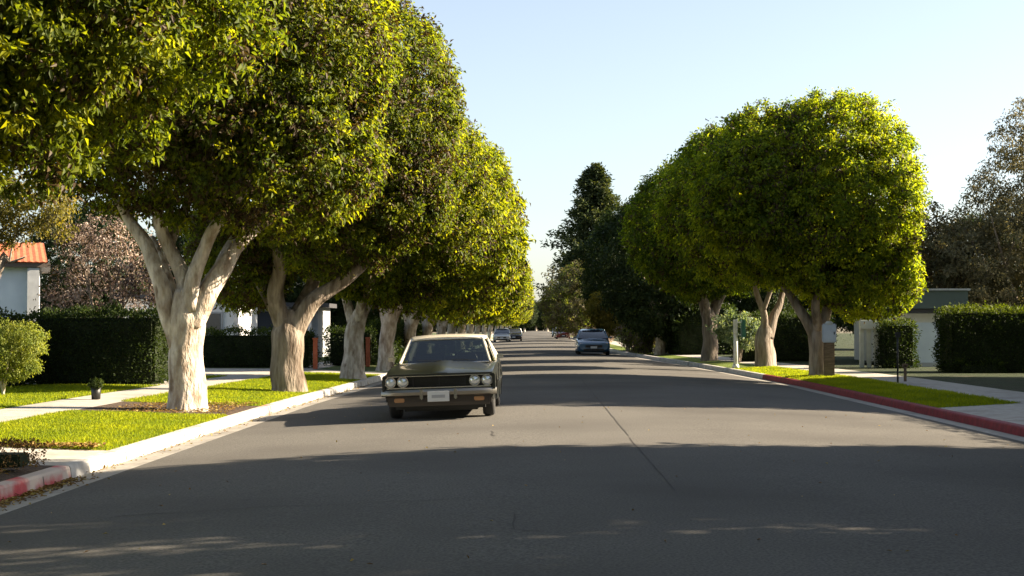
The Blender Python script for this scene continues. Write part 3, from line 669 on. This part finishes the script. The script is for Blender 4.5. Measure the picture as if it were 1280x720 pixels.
hedge('hedge', (13.9, 45.0, .05), (1.4, 1.0, .35), 'low ground hedge at the foot of the long clipped hedge', 11, dens=600, leaf=.06, rnd=.15, tint_mu=.3)
small_tree('pale_bush', (8.3, 58, 0), 'pale silvery green bush behind the white signpost', [((-.2, 0, 1.5), (.8, .7, .6)), ((.3, 0, 1.2), (.7, .7, .6))], ('pale',), gen_limbs(rs, .5, .05, .8, 2.2, (0, 0), 3), cat='bush', clumps=150, per=30, leaf=.13, seed=99, cr=.22, depth=.25, lump=.25, tint_mu=.5, hang=1.0)

# ------------------------------------------------------------ houses and small structures
def part(name, mat, parent, *boxes, bev=0, smooth=False):
    bm = bmesh.new()
    for b in boxes: box(bm, b[0], b[1], bev=bev)
    return fin(name, bm, mat, parent, smooth)
def tiled_roof(parent, x0, x1, y0, y1, z, h, mat):
    """hipped roof of ribbed tiles"""
    bm = bmesh.new(); n = int((x1-x0)/.22); yc = (y0+y1)/2
    for side, ya in ((0, y0), (1, y1)):
        prev = None
        for i in range(n*4+1):
            t = i/(n*4); x = x0+(x1-x0)*t; rb = .012*math.sin(i*math.pi/2)
            v = [bm.verts.new((x, ya, z+rb)), bm.verts.new((x0+.15+(x1-x0-.3)*t, yc, z+h+rb))]
            if prev: bm.faces.new((prev[0], v[0], v[1], prev[1]))
            prev = v
    fin('roof', bm, mat, parent)
h1 = empty('house', (-21.5, 52, 0), R(19), 'white house with an orange terracotta roof at the left edge', 'house')
part('wall', M['white_b'], h1, ((-1.5, 3, 1.85), (9.2, 6, 3.7)))
part('eave', M['eave'], h1, ((-1.5, 3, 3.78), (10.0, 6.8, .16)))
tiled_roof(h1, -6.6, 3.4, -.5, 6.5, 3.9, .9, M['tile'])
pw = part('corner_pillar', M['grey_wall'], h1, ((2.9, -.15, 1.84), (.42, .42, 3.68)))
for x in (-2.2, .6):
    wf = part('window', M['white'], h1, ((x, -.03, 1.9), (1.2, .1, 1.3))); part('pane', M['winglass'], wf, ((x, -.09, 1.9), (1.04, .02, 1.14)))
h2 = empty('house', (-14.6, 58, 0), 0, 'pale house wall behind the airy blossom tree', 'house')
part('wall', M['white'], h2, ((0, 2.5, 1.3), (4.6, 5, 2.6)))
part('roof', M['dark_roof'], h2, ((0, 2.5, 2.72), (5.2, 5.6, .22)))
wf = part('window', M['grey_wall'], h2, ((1.2, -.03, 1.6), (1.3, .1, 1.0))); part('pane', M['winglass'], wf, ((1.2, -.09, 1.6), (1.16, .02, .86)))
h3 = empty('house', (-13.2+.6, 66, 0), 0, 'white porch with dark window above the low hedge, between the two thick trunks', 'house')
part('wall', M['grey_wall'], h3, ((0, 2.2, 1.2), (5.0, 4, 2.4)))
part('roof', M['dark_roof'], h3, ((0, 1.9, 2.5), (5.6, 5, .2)))
for x in (-.4, 1.15, 1.6, 2.2): part('porch_post', M['white'], h3, ((x, -.25, 1.2), (.14, .14, 2.4)))
wf = part('window', M['white'], h3, ((-.05, .17, 1.75), (1.9, .12, 1.1))); part('pane', M['winglass'], wf, ((-.05, .1, 1.75), (1.7, .03, .9)))
part('rail', M['white'], h3, ((.9, -.3, 1.28), (2.9, .08, .08)))
h4 = empty('house', (16.05, 55, 0), 0, 'low flat roofed white house with grey green fascia behind the right hedge', 'house')
part('wall', M['white'], h4, ((0, 4, 1.0), (3.9, 8, 2.0)))
part('garage_door', M['white_b'], h4, ((-.9, -.05, .85), (2.7, .08, 1.5)))
part('roof', M['dark_roof'], h4, ((0, 3.8, 2.09), (4.4, 9.0, .16)))
part('fascia', M['grey_green'], h4, ((-.95, .9, 2.52), (2.7, 3.4, .68)))
part('fascia_trim', M['grey_wall'], h4, ((-.95, .9, 2.90), (2.85, 3.55, .07)))
h5 = empty('house', (17, 24+0, 0), 0, None, None); bpy.data.objects.remove(h5)
# white wall below garage, white slatted gate
gw = empty('garden_wall', (14.0, 51.5, 0), 0, 'plain white garden wall right of the square clipped shrub', 'wall')
part('wall_panel', M['white_b'], gw, ((0, 0, .82), (2.5, .15, 1.64))); part('base_course', M['grey_wall'], gw, ((0, -.02, .10), (2.54, .22, .2)))
gt = empty('gate', (11.75, 50.2, .04), 0, 'white slatted gate post group left of the square clipped shrub', 'gate')
part('cap', M['post_white'], gt, ((0, 0, 1.52), (.66, .3, .34)), bev=.03)
for x in (-.25, 0, .25): part('slat', M['post_white'], gt, ((x, 0, .68), (.15, .12, 1.33)), bev=.01)
part('base', M['post_dark'], gt, ((0, .02, .14), (.6, .08, .1)))
# brick pillars
for (x, d, lb) in ((-7.45, 48.3, 'orange red brick post right beside the shaded thick trunk'), (-6.0, 51.2, 'slim orange red post right of the leaning pale trunk')):
    t = empty('brick_post', (x, d, .05), 0, lb, 'post', 'orange red garden posts')
    part('shaft', M['orange'], t, ((0, 0, .5), (.14, .14, 1.0)), bev=.01); part('cap', M['orange'], t, ((0, 0, 1.03), (.18, .18, .06)), bev=.01)
# thin fence of grey stakes by the far left trunks
# signpost
sp_ = empty('signpost', (7.32, 51.9, .0), 0, 'white signpost with narrow green sign edge on between two right hand trees', 'signpost')
bm = bmesh.new(); cyl(bm, (0, 0, -.05), (0, 0, 1.75), .085, .07, 16); cyl(bm, (0, 0, -.02), (0, 0, .12), .13, .11, 16); fin('pole', bm, M['post_white'], sp_, True)
part('sign_panel', M['sign_green'], sp_, ((.26, -.06, 1.42), (.13, .5, .64)), bev=.01)
part('sign_face', M['post_white'], sp_, ((-.02, -.1, 1.5), (.16, .06, .5)), bev=.01)
for z in (1.65, 1.2): part('bracket', M['post_white'], sp_, ((.12, -.02, z), (.3, .04, .04)))
# pale box by the trunk
bx_ = empty('utility_box', (8.78, 42.55, .0), R(-6), 'pale blue grey box on a dark stand against the trunk of the nearest right tree', 'utility box')
part('cabinet', M['box_grey'], bx_, ((0, 0, 1.30), (.40, .26, .56)), bev=.03)
bm = bmesh.new(); cyl(bm, (0, -.0, 1.55), (0, 0, 1.66), .15, .07, 20); fin('cap', bm, M['post_white'], bx_, True)
part('stand', M['wood'], bx_, ((0, .02, .5), (.30, .2, 1.06)), bev=.02)
part('latch', M['post_dark'], bx_, ((.14, -.135, 1.3), (.03, .02, .08)))
# thin posts
t = empty('thin_post', (9.45, 37.2, .0), 0, 'thin dark metal post standing in the right verge in front of the white gate', 'post')
bm = bmesh.new(); cyl(bm, (0, 0, -.05), (0, 0, 1.36), .024, n=12); fin('pole', bm, M['post_dark'], t, True); part('small_plate', M['post_dark'], t, ((0, -.03, 1.28), (.14, .02, .14)))
t = empty('stake', (9.85, 38.0, .0), 0, 'short brown wooden stake in the right verge below the square clipped shrub', 'stake')
part('shaft', M['wood'], t, ((0, 0, .22), (.07, .05, .52)), bev=.008); part('head', M['wood'], t, ((0, 0, .46), (.16, .05, .1)), bev=.01)

# ------------------------------------------------------------ cars
def loft(stations, prof):
    """closed body shell from half profiles mirrored in x; prof(station) -> list of (x, z) bottom centre to top centre"""
    bm = bmesh.new(); rings = []
    for s in stations:
        h = prof(s); y = s[0]
        pts = h+[(-x, z) for x, z in reversed(h[1:-1])]
        rings.append([bm.verts.new((x, y, z)) for x, z in pts])
    n = len(rings[0])
    for i in range(len(rings)-1):
        for j in range(n):
            j2 = (j+1) % n; bm.faces.new((rings[i][j], rings[i][j2], rings[i+1][j2], rings[i+1][j]))
    bm.faces.new(rings[0][::-1]); bm.faces.new(rings[-1])
    bmesh.ops.recalc_face_normals(bm, faces=bm.faces)
    return bm
def bool_cut(o, cutters):
    for cbm in cutters:
        me = bpy.data.meshes.new('tmp_cut'); bmesh.ops.recalc_face_normals(cbm, faces=cbm.faces); cbm.to_mesh(me); cbm.free()
        co = bpy.data.objects.new('tmp_cut', me); C.objects.link(co); co.matrix_world = o.matrix_world
        md = o.modifiers.new('b', 'BOOLEAN'); md.operation = 'DIFFERENCE'; md.object = co; md.solver = 'EXACT'
        bpy.context.view_layer.update(); dg = bpy.context.evaluated_depsgraph_get()
        nm = bpy.data.meshes.new_from_object(o.evaluated_get(dg)); o.modifiers.clear(); o.data = nm
        bpy.data.objects.remove(co)
def smooth_by_angle(me, deg=35):
    me.polygons.foreach_set('use_smooth', [True]*len(me.polygons))
    try: me.set_sharp_from_angle(angle=R(deg))
    except Exception: pass
def quad(bm, pts, th=.012):
    """thin pane with thickness"""
    v = [Vector(p) for p in pts]; n = (v[1]-v[0]).cross(v[2]-v[0]).normalized()*th
    a = [bm.verts.new(p) for p in v]; b = [bm.verts.new(p+n) for p in v]
    bm.faces.new(a[::-1]); bm.faces.new(b); k = len(a)
    for i in range(k): bm.faces.new((a[i], a[(i+1) % k], b[(i+1) % k], b[i]))
def wheel(parent, x, y, r=.34, wd=.20, rim='chrome'):
    t = bmesh.new(); s = 1 if x > 0 else -1
    prof = [(-wd/2, r*.66), (-wd/2, r*.9), (-wd/2+.03, r*.985), (-.03, r), (.03, r), (wd/2-.03, r*.985), (wd/2, r*.9), (wd/2, r*.66)]
    n = 36; rings = []
    for a, rr in prof: rings.append([t.verts.new((a, rr*math.cos(2*math.pi*k/n), rr*math.sin(2*math.pi*k/n))) for k in range(n)])
    for i in range(len(rings)):
        A, B = rings[i], rings[(i+1) % len(rings)]
        for k in range(n): t.faces.new((A[k], A[(k+1) % n], B[(k+1) % n], B[k]))
    w_ = empty('wheel', (x, y, r)); w_.parent = parent
    me_o = fin('tyre', t, M['rubber'], w_, True)
    b = bmesh.new(); cyl(b, (-wd/2+.02, 0, 0), (wd/2-.02, 0, 0), r*.67, n=30); cyl(b, (s*(wd/2-.03), 0, 0), (s*(wd/2+.005), 0, 0), r*.42, r*.2, n=24)
    fin('rim', b, M[rim], w_, True)
    return w_

def classic_car(loc, rz, roll):
    car = empty('classic_car', loc, rz, 'old dark olive sedan with cream roof and four round headlights, driving toward the camera', 'car')
    car.rotation_euler = (0, roll, rz)
    # station: y, sill half width, waist half width, shoulder half width, z bottom, z waist, z shoulder, z centre
    ST = [(.10, .88, .925, .90, .30, .60, .745, .765), (.16, .89, .93, .905, .27, .58, .765, .79), (.6, .90, .935, .915, .22, .56, .81, .85), (1.1, .91, .94, .92, .20, .56, .845, .895),
          (1.62, .915, .945, .925, .20, .56, .87, .925), (1.75, .915, .945, .925, .20, .56, .875, .93), (2.6, .92, .95, .925, .20, .56, .88, .90), (3.4, .92, .95, .925, .20, .56, .89, .90),
          (3.95, .915, .945, .915, .22, .56, .90, .93), (4.6, .90, .935, .90, .26, .58, .89, .91), (5.05, .87, .915, .87, .32, .58, .85, .87), (5.12, .84, .89, .84, .36, .58, .82, .83)]
    def pf(s):
        y, a, b, c, z0, z1, z2, z3 = s
        return [(0, z0), (a-.08, z0), (a, z0+.05), (b-.01, z1-.12), (b, z1), (b-.006, z1+.05), (c+.005, z2-.05), (c-.02, z2-.008), (c-.06, z2+.004), (c-.16, z2-.004), (c*.55, z2+(z3-z2)*.6), (.16, z3-.006), (.13, z3+.008), (0, z3+.01)]
    body = fin('body', loft(ST, pf), M['paint_olive'], car)
    cuts = []
    for yy in (.82, 3.75):
        for s in (-1, 1):
            b = bmesh.new(); cyl(b, (s*.62, yy, .33), (s*1.1, yy, .33), .405, n=40); cuts.append(b)
    b = bmesh.new(); box(b, (0, 2.75, .86), (1.62, 2.1, .5)); cuts.append(b)            # cabin opening
    bool_cut(body, cuts); smooth_by_angle(body.data, 32)
    body.data.materials.clear(); body.data.materials.append(M['paint_olive'])
    # panel lines: door and bonnet gaps
    for s in (-1, 1):
        for yy in (1.72, 2.85): part('door_gap', M['black'], car, ((s*.945, yy, .56), (.012, .012, .6)))
        part('side_trim', M['chrome'], car, ((s*.955, 2.25, .575), (.012, 2.2, .022)), bev=.003)
    for s in (-1, 1): part('door_handle', M['chrome'], car, ((s*.95, 2.7, .74), (.03, .13, .025)), bev=.008)
    # front fascia: lip, cheeks, valance
    bm = bmesh.new()
    box(bm, (0, .07, .742), (1.80, .17, .045), bev=.015)
    box(bm, (0, .10, .50), (1.80, .12, .08), bev=.02)
    for s in (-1, 1): box(bm, (s*.908, .075, .61), (.05, .17, .28), bev=.018)
    fin('front_fascia', bm, M['paint_olive'], car)
    bm = bmesh.new(); box(bm, (0, .115, .63), (1.77, .03, .20)); g = fin('grille', bm, M['black'], car)
    bm = bmesh.new()
    for i in range(7): box(bm, (0, .088, .555+.025*i), (.86, .012, .006))
    for x in (-.43, 0, .43): box(bm, (x, .08, .63), (.018, .02, .17))
    fin('bars', bm, M['post_dark'], g)
    bm = bmesh.new(); box(bm, (0, .03, .535), (1.72, .03, .018), bev=.004); box(bm, (0, -.005, .728), (1.7, .012, .010), bev=.003); fin('chrome_strip', bm, M['chrome'], g)
    for x in (-.80, -.595, .595, .80):
        bm = bmesh.new()
        for a, b_, r0, r1 in ((.0, .10, .092, .092),):
            cyl(bm, (x, .03, .635), (x, .12, .635), .094, n=32)
        hl = fin('headlight', bm, M['chrome'], car, False)
        bm = bmesh.new(); bmesh.ops.create_uvsphere(bm, u_segments=24, v_segments=12, radius=1, matrix=Matrix.Translation((x, .035, .635)) @ Matrix.Diagonal((.078, .035, .078, 1))); fin('lens', bm, M['lens'], hl, True)
    # bumper
    bm = bmesh.new()
    pr = [(-.07, .40), (-.105, .42), (-.11, .47), (-.085, .505), (-.03, .512), (-.02, .40)]
    rings = []
    for t in np.linspace(-1, 1, 25):
        x = t*.955; bow = .10*abs(t)**6+.03*t*t; rings.append([bm.verts.new((x, y+bow, z)) for y, z in pr])
    for i in range(len(rings)-1):
        for j in range(6): bm.faces.new((rings[i][j], rings[i][(j+1) % 6], rings[i+1][(j+1) % 6], rings[i+1][j]))
    bm.faces.new(rings[0]); bm.faces.new(rings[-1][::-1])
    bp = fin('bumper', bm, M['bumper'], car, False); smooth_by_angle(bp.data, 40)
    for x in (-.28, .28): part('bumper_guard', M['bumper'], bp, ((x, -.10, .43), (.055, .05, .17)), bev=.015)
    part('valance', M['paint_maroon'], car, ((0, .12, .33), (1.72, .14, .20)), bev=.03)
    for s in (-1, 1):
        ls = part('turn_signal', M['amber'], car, ((s*.66, .045, .335), (.17, .03, .07)), bev=.012)
    pl = part('number_plate', M['plate'], car, ((0, -.125, .395), (.36, .012, .17)), bev=.004)
    bm = bmesh.new(); rr = random.Random(3)
    box(bm, (0, -.1335, .395), (.22, .003, .05)); fin('faded_band', bm, M['grey_wall'], pl)
    part('undertray', M['black'], car, ((0, 2.5, .23), (1.5, 4.4, .12)))
    # cabin: roof, pillars, glass
    zr = 1.335; RF = [(2.38, .62, zr-.02), (2.5, .66, zr+.005), (2.9, .69, zr+.03), (3.4, .68, zr+.02), (3.75, .64, zr-.02), (3.86, .6, zr-.05)]
    bm = bmesh.new(); rings = []
    for y, hw, z in RF:
        pts = [(-hw-.035, z-.055), (-hw-.02, z-.02), (-hw+.04, z+.006), (-hw*.5, z+.03), (0, z+.036), (hw*.5, z+.03), (hw-.04, z+.006), (hw+.02, z-.02), (hw+.035, z-.055), (hw-.02, z-.05), (0, z-.02), (-hw+.02, z-.05)]
        rings.append([bm.verts.new((x, y, zz)) for x, zz in pts])
    n = 12
    for i in range(len(rings)-1):
        for j in range(n): bm.faces.new((rings[i][j], rings[i][(j+1) % n], rings[i+1][(j+1) % n], rings[i+1][j]))
    bm.faces.new(rings[0][::-1]); bm.faces.new(rings[-1])
    rf = fin('roof', bm, M['roof_cream'], car); smooth_by_angle(rf.data, 50)
    for s in (-1, 1):
        for (a, b_, r_) in (((s*.80, 1.72, .89), (s*.655, 2.42, 1.30), .030), ((s*.85, 2.95, .88), (s*.705, 3.0, 1.31), .022), ((s*.84, 4.15, .90), (s*.64, 3.78, 1.28), .09)):
            d = Vector(b_)-Vector(a); rot = d.to_track_quat('Z', 'Y').to_matrix()
            bm = bmesh.new(); box(bm, (Vector(a)+Vector(b_))/2, (.04, r_*2, d.length), rot, bev=.012)
            fin('pillar', bm, M['roof_cream'], car)
    bm = bmesh.new(); cv = []
    for t in np.linspace(-1, 1, 13):
        bow = -.10*(1-t*t); cv.append(((t*.79, 1.73+bow+.02, .895), (t*.645, 2.42+bow*.6, 1.31)))
    vv = [(bm.verts.new(a), bm.verts.new(b_)) for a, b_ in cv]
    for i in range(12): bm.faces.new((vv[i][0], vv[i+1][0], vv[i+1][1], vv[i][1]))
    ws = fin('windscreen', bm, M['glass'], car, True)
    bm = bmesh.new()
    for i in range(12):
        a, b_ = Vector(cv[i][0]), Vector(cv[i+1][0]); cyl(bm, a+Vector((0, -.012, 0)), b_+Vector((0, -.012, 0)), .012, n=6)
        a, b_ = Vector(cv[i][1]), Vector(cv[i+1][1]); cyl(bm, a+Vector((0, -.01, 0)), b_+Vector((0, -.01, 0)), .014, n=6)
    for e in (0, 12): cyl(bm, Vector(cv[e][0])+Vector((0, -.01, 0)), Vector(cv[e][1])+Vector((0, -.01, 0)), .014, n=6)
    fin('trim', bm, M['chrome'], ws)
    bm = bmesh.new(); quad(bm, [(.62, 3.84, 1.27), (-.62, 3.84, 1.27), (-.78, 4.2, .9), (.78, 4.2, .9)]); fin('rear_window', bm, M['glass'], car)
    for s in (-1, 1):
        bm = bmesh.new(); pts = [(s*.845, 1.9, .89), (s*.85, 2.93, .89), (s*.71, 2.96, 1.29), (s*.69, 2.47, 1.29)]
        quad(bm, pts if s > 0 else pts[::-1], .006); fin('side_window', bm, M['glass'], car)
        bm = bmesh.new(); pts = [(s*.85, 3.0, .89), (s*.84, 4.0, .9), (s*.68, 3.7, 1.28), (s*.71, 3.03, 1.29)]
        quad(bm, pts if s > 0 else pts[::-1], .006); fin('side_window', bm, M['glass'], car)
        part('door_mirror', M['chrome'], car, ((s*.97, 1.95, .98), (.12, .05, .08)), ((s*.93, 1.97, .93), (.03, .03, .06)), bev=.012)
    # inside
    bm = bmesh.new(); box(bm, (0, 1.86, .84), (1.55, .26, .14), bev=.03); fin('dashboard', bm, M['black'], car)
    for x in (-.36, .36): part('front_seat', M['seat'], car, ((x, 2.75, .72), (.58, .16, .66)), ((x, 2.45, .52), (.58, .5, .16)), bev=.05)
    part('rear_seat', M['seat'], car, ((0, 3.65, .72), (1.35, .16, .5)), bev=.05)
    part('floor_pan', M['black'], car, ((0, 2.75, .59), (1.62, 2.05, .02)))
    bm = bmesh.new(); 
    for k in range(20):
        a, b_ = 2*math.pi*k/20, 2*math.pi*(k+1)/20; f = lambda a: (.36+.19*math.cos(a), 2.12+.06*math.sin(a), .93+.18*math.sin(a))
        cyl(bm, f(a), f(b_), .013, n=6)
    cyl(bm, (.18, 2.12, .93), (.54, 2.12, .93), .012, n=6); fin('steering_wheel', bm, M['black'], car)
    bm = bmesh.new(); box(bm, (0, 2.36, 1.24), (.24, .02, .06), bev=.01); fin('rear_view_mirror', bm, M['black'], car)
    for x0 in (-.1, -.0+.5):
        bm = bmesh.new(); cyl(bm, (x0+.05, 1.60, .935), (x0-.38, 1.66, .95), .007, n=6); fin('wiper', bm, M['black'], car)
    for (x, y) in ((-.79, .82), (.79, .82), (-.79, 3.75), (.79, 3.75)): wheel(car, x, y, .335, .2)
    for yy in (.82, 3.75): part('wheel_housing', M['black'], car, ((0, yy, .38), (1.22, .78, .5)))
    return car
classic_car((-1.56, 23.45, road_z(-1.56)), R(-.2), R(-1.9))

def modern_car(name, loc, rz, paint, label, group=None, front=True):
    """compact four-door; front toward -y"""
    car = empty(name, loc, rz, label, 'car', group); car.scale = (1, 1, .95)
    ST = [(.0, .70, .78, .70, .30, .50, .62, .64), (.12, .80, .86, .80, .20, .48, .70, .73), (.5, .86, .89, .84, .17, .5, .78, .82), (1.1, .87, .90, .86, .16, .52, .86, .92), (1.4, .88, .905, .865, .16, .52, .90, .95),
          (2.6, .885, .91, .87, .16, .54, .93, .94), (3.6, .88, .905, .865, .17, .56, .97, .98), (4.2, .86, .89, .84, .22, .6, .99, 1.01), (4.5, .80, .84, .78, .3, .6, .95, .97), (4.56, .74, .78, .72, .36, .6, .9, .91)]
    def pf(s):
        y, a, b, c, z0, z1, z2, z3 = s
        return [(0, z0), (a-.08, z0), (a, z0+.06), (b, z1), (b-.01, z1+.1), (c, z2-.03), (c-.06, z2), (c*.6, z2+(z3-z2)*.7), (0, z3)]
    body = fin('body', loft(ST, pf), M[paint], car); cuts = []
    for yy in (.85, 3.55):
        for s in (-1, 1):
            b = bmesh.new(); cyl(b, (s*.6, yy, .32), (s*1.1, yy, .32), .375, n=32); cuts.append(b)
    bool_cut(body, cuts); smooth_by_angle(body.data, 40); body.data.materials.clear(); body.data.materials.append(M[paint])
    # glasshouse
    G = [(1.25, .74, .93, .93), (1.95, .66, .93, 1.36), (2.5, .64, .93, 1.44), (3.2, .63, .93, 1.43), (3.9, .6, .95, 1.2), (4.3, .6, .97, 1.0)]
    bm = bmesh.new(); rings = []
    for y, hw, zb, zt in G: rings.append([bm.verts.new(p) for p in ((-.82, y, zb), (-hw-.02, y, zb+(zt-zb)*.92), (-hw*.8, y, zt), (hw*.8, y, zt), (hw+.02, y, zb+(zt-zb)*.92), (.82, y, zb))])
    for i in range(len(rings)-1):
        for j in range(5): bm.faces.new((rings[i][j], rings[i][j+1], rings[i+1][j+1], rings[i+1][j]))
    gl = fin('windows', bm, M['winglass'], car); smooth_by_angle(gl.data, 30)
    bm = bmesh.new(); rings = []
    for y, hw, z in ((1.93, .62, 1.375), (2.1, .64, 1.41), (2.5, .64, 1.458), (3.2, .63, 1.445), (3.5, .6, 1.37)):
        rings.append([bm.verts.new(p) for p in ((-hw-.03, y, z-.07), (-hw*.85, y, z), (0, y, z+.015), (hw*.85, y, z), (hw+.03, y, z-.07))])
    for i in range(len(rings)-1):
        for j in range(4): bm.faces.new((rings[i][j], rings[i][j+1], rings[i+1][j+1], rings[i+1][j]))
    fin('roof', bm, M[paint], car, True)
    for s in (-1, 1):
        for a, b_ in (((s*.81, 1.28, .94), (s*.66, 1.98, 1.36)), ((s*.83, 2.65, .94), (s*.67, 2.7, 1.40)), ((s*.82, 4.0, .96), (s*.62, 3.45, 1.36))):
            bm = bmesh.new(); cyl(bm, a, b_, .035, n=8); fin('pillar', bm, M[paint], car)
    part('grille', M['black'], car, ((0, .0, .50), (.9, .1, .14)), bev=.02); part('air_intake', M['black'], car, ((0, .02, .30), (1.1, .1, .12)), bev=.02)
    for s in (-1, 1):
        part('headlight', M['lens'], car, ((s*.62, .10, .62), (.28, .12, .12)), bev=.03)
        part('tail_light', M['red_paint'], car, ((s*.66, 4.5, .8), (.2, .1, .16)), bev=.02)
        part('door_mirror', M[paint], car, ((s*.97, 1.55, .98), (.18, .1, .12)), bev=.03)
    part('number_plate', M['plate'], car, ((0, -.06, .44), (.34, .015, .12)), bev=.003)
    for (x, y) in ((-.77, .85), (.77, .85), (-.77, 3.55), (.77, 3.55)): wheel(car, x, y, .32, .2)
    part('undertray', M['black'], car, ((0, 2.3, .24), (1.3, 4.0, .14)))
    return car
zz = lambda x, r=0: road_z(x)-.005
modern_car('parked_car', (3.15, 75.5, zz(3.2)), R(0), 'blue_paint', 'blue sedan parked in the shade against the right kerb')
modern_car('parked_car', (-3.35, 146, zz(-3.4)), 0, 'silver_paint', 'pale silver car far off by the left kerb, behind the old car')
modern_car('parked_car', (-2.2, 150+2, zz(-2.2)), 0, 'dark_paint', 'black car far off beside the pale silver one')
modern_car('parked_car', (3.5, 172, zz(3.5)), 0, 'red_paint', 'small reddish car parked far off on the right, beyond the blue sedan')
modern_car('parked_car', (3.4, 205, zz(3.5)), 0, 'silver_paint', 'silver car parked farthest off on the right')
modern_car('parked_car', (3.5, 184, zz(3.5)), 0, 'silver_paint', 'silver car parked right behind the far reddish car')
modern_car('parked_car', (-3.5, 190, zz(-3.5)), 0, 'silver_paint', 'small silver car farthest off by the left kerb')

# ------------------------------------------------------------ trees right of the frame that shade the foreground; added trees behind block the sky
SM = crown('crown', [((0, 0, 6.0), (3.5, 3.6, 3.9)), ((0, 0, 3.9), (3.0, 3.2, 2.2))], mats=('ficus_r',), clumps=1300, per=34, leaf=.24, seed=120, cr=.45, lump=.10, depth=.10, inner=.3)
def shade(x, d, s, label, group, rz=0):
    t = empty('street_tree', (x, d, 0), rz, label, 'tree', group); t.scale = (s, s, s)
    link('trunk', LT[int(abs(d)) % 2], t); link('crown', SM, t)
for i, (x, d, s) in enumerate([(11.4, 15.8, 1.0), (11.6, 8.4, 1.0), (11.5, 3.4, 1.0), (17.5, 16.2, 1.1), (17.6, 6, 1.1), (11.5, -3.2, 1.), (11.5, -11, 1.), (11.5, -19, 1.), (11.5, -28, 1.), (23, 17.6, 1.1)]):  # those behind the camera are added to cut sky light
    shade(x, d, s, 'shade tree standing outside the frame beside the near right kerb', 'shade trees outside the frame on the right', i*1.3)
for i, (x, d, s) in enumerate([(18.3, 38.6, 1.15), (18.0, 32.8, 1.08), (25.5, 35.5, 1.35)]):
    shade(x, d, s, 'garden tree outside the frame beyond the long clipped hedge', 'garden trees outside the frame on the right', i*2.1)
for i, d in enumerate([8.6, .5, -7.5, -15.5, -24, -33]):  # unseen, added to block the sky and deepen the foreground shade
    shade(-7.6, d, 1.0, 'unseen left row tree added beside and behind the camera to block sky light', 'added left row trees beside and behind the camera', i*1.7)
for i, (x, d) in enumerate([(-4, -62), (3, -64), (9, -60), (-11, -58)]):  # unseen, added to block sky light and darken reflections
    shade(x, d, 1.3, 'unseen tree added far behind the camera to block sky light', 'added trees far behind the camera', i*1.7)
hedge('hedge', (12.6, 25.2, .05), (1.2, 11.0, 2.6), 'clipped hedge outside the frame along the near right pavement', 12, dens=120, leaf=.12)
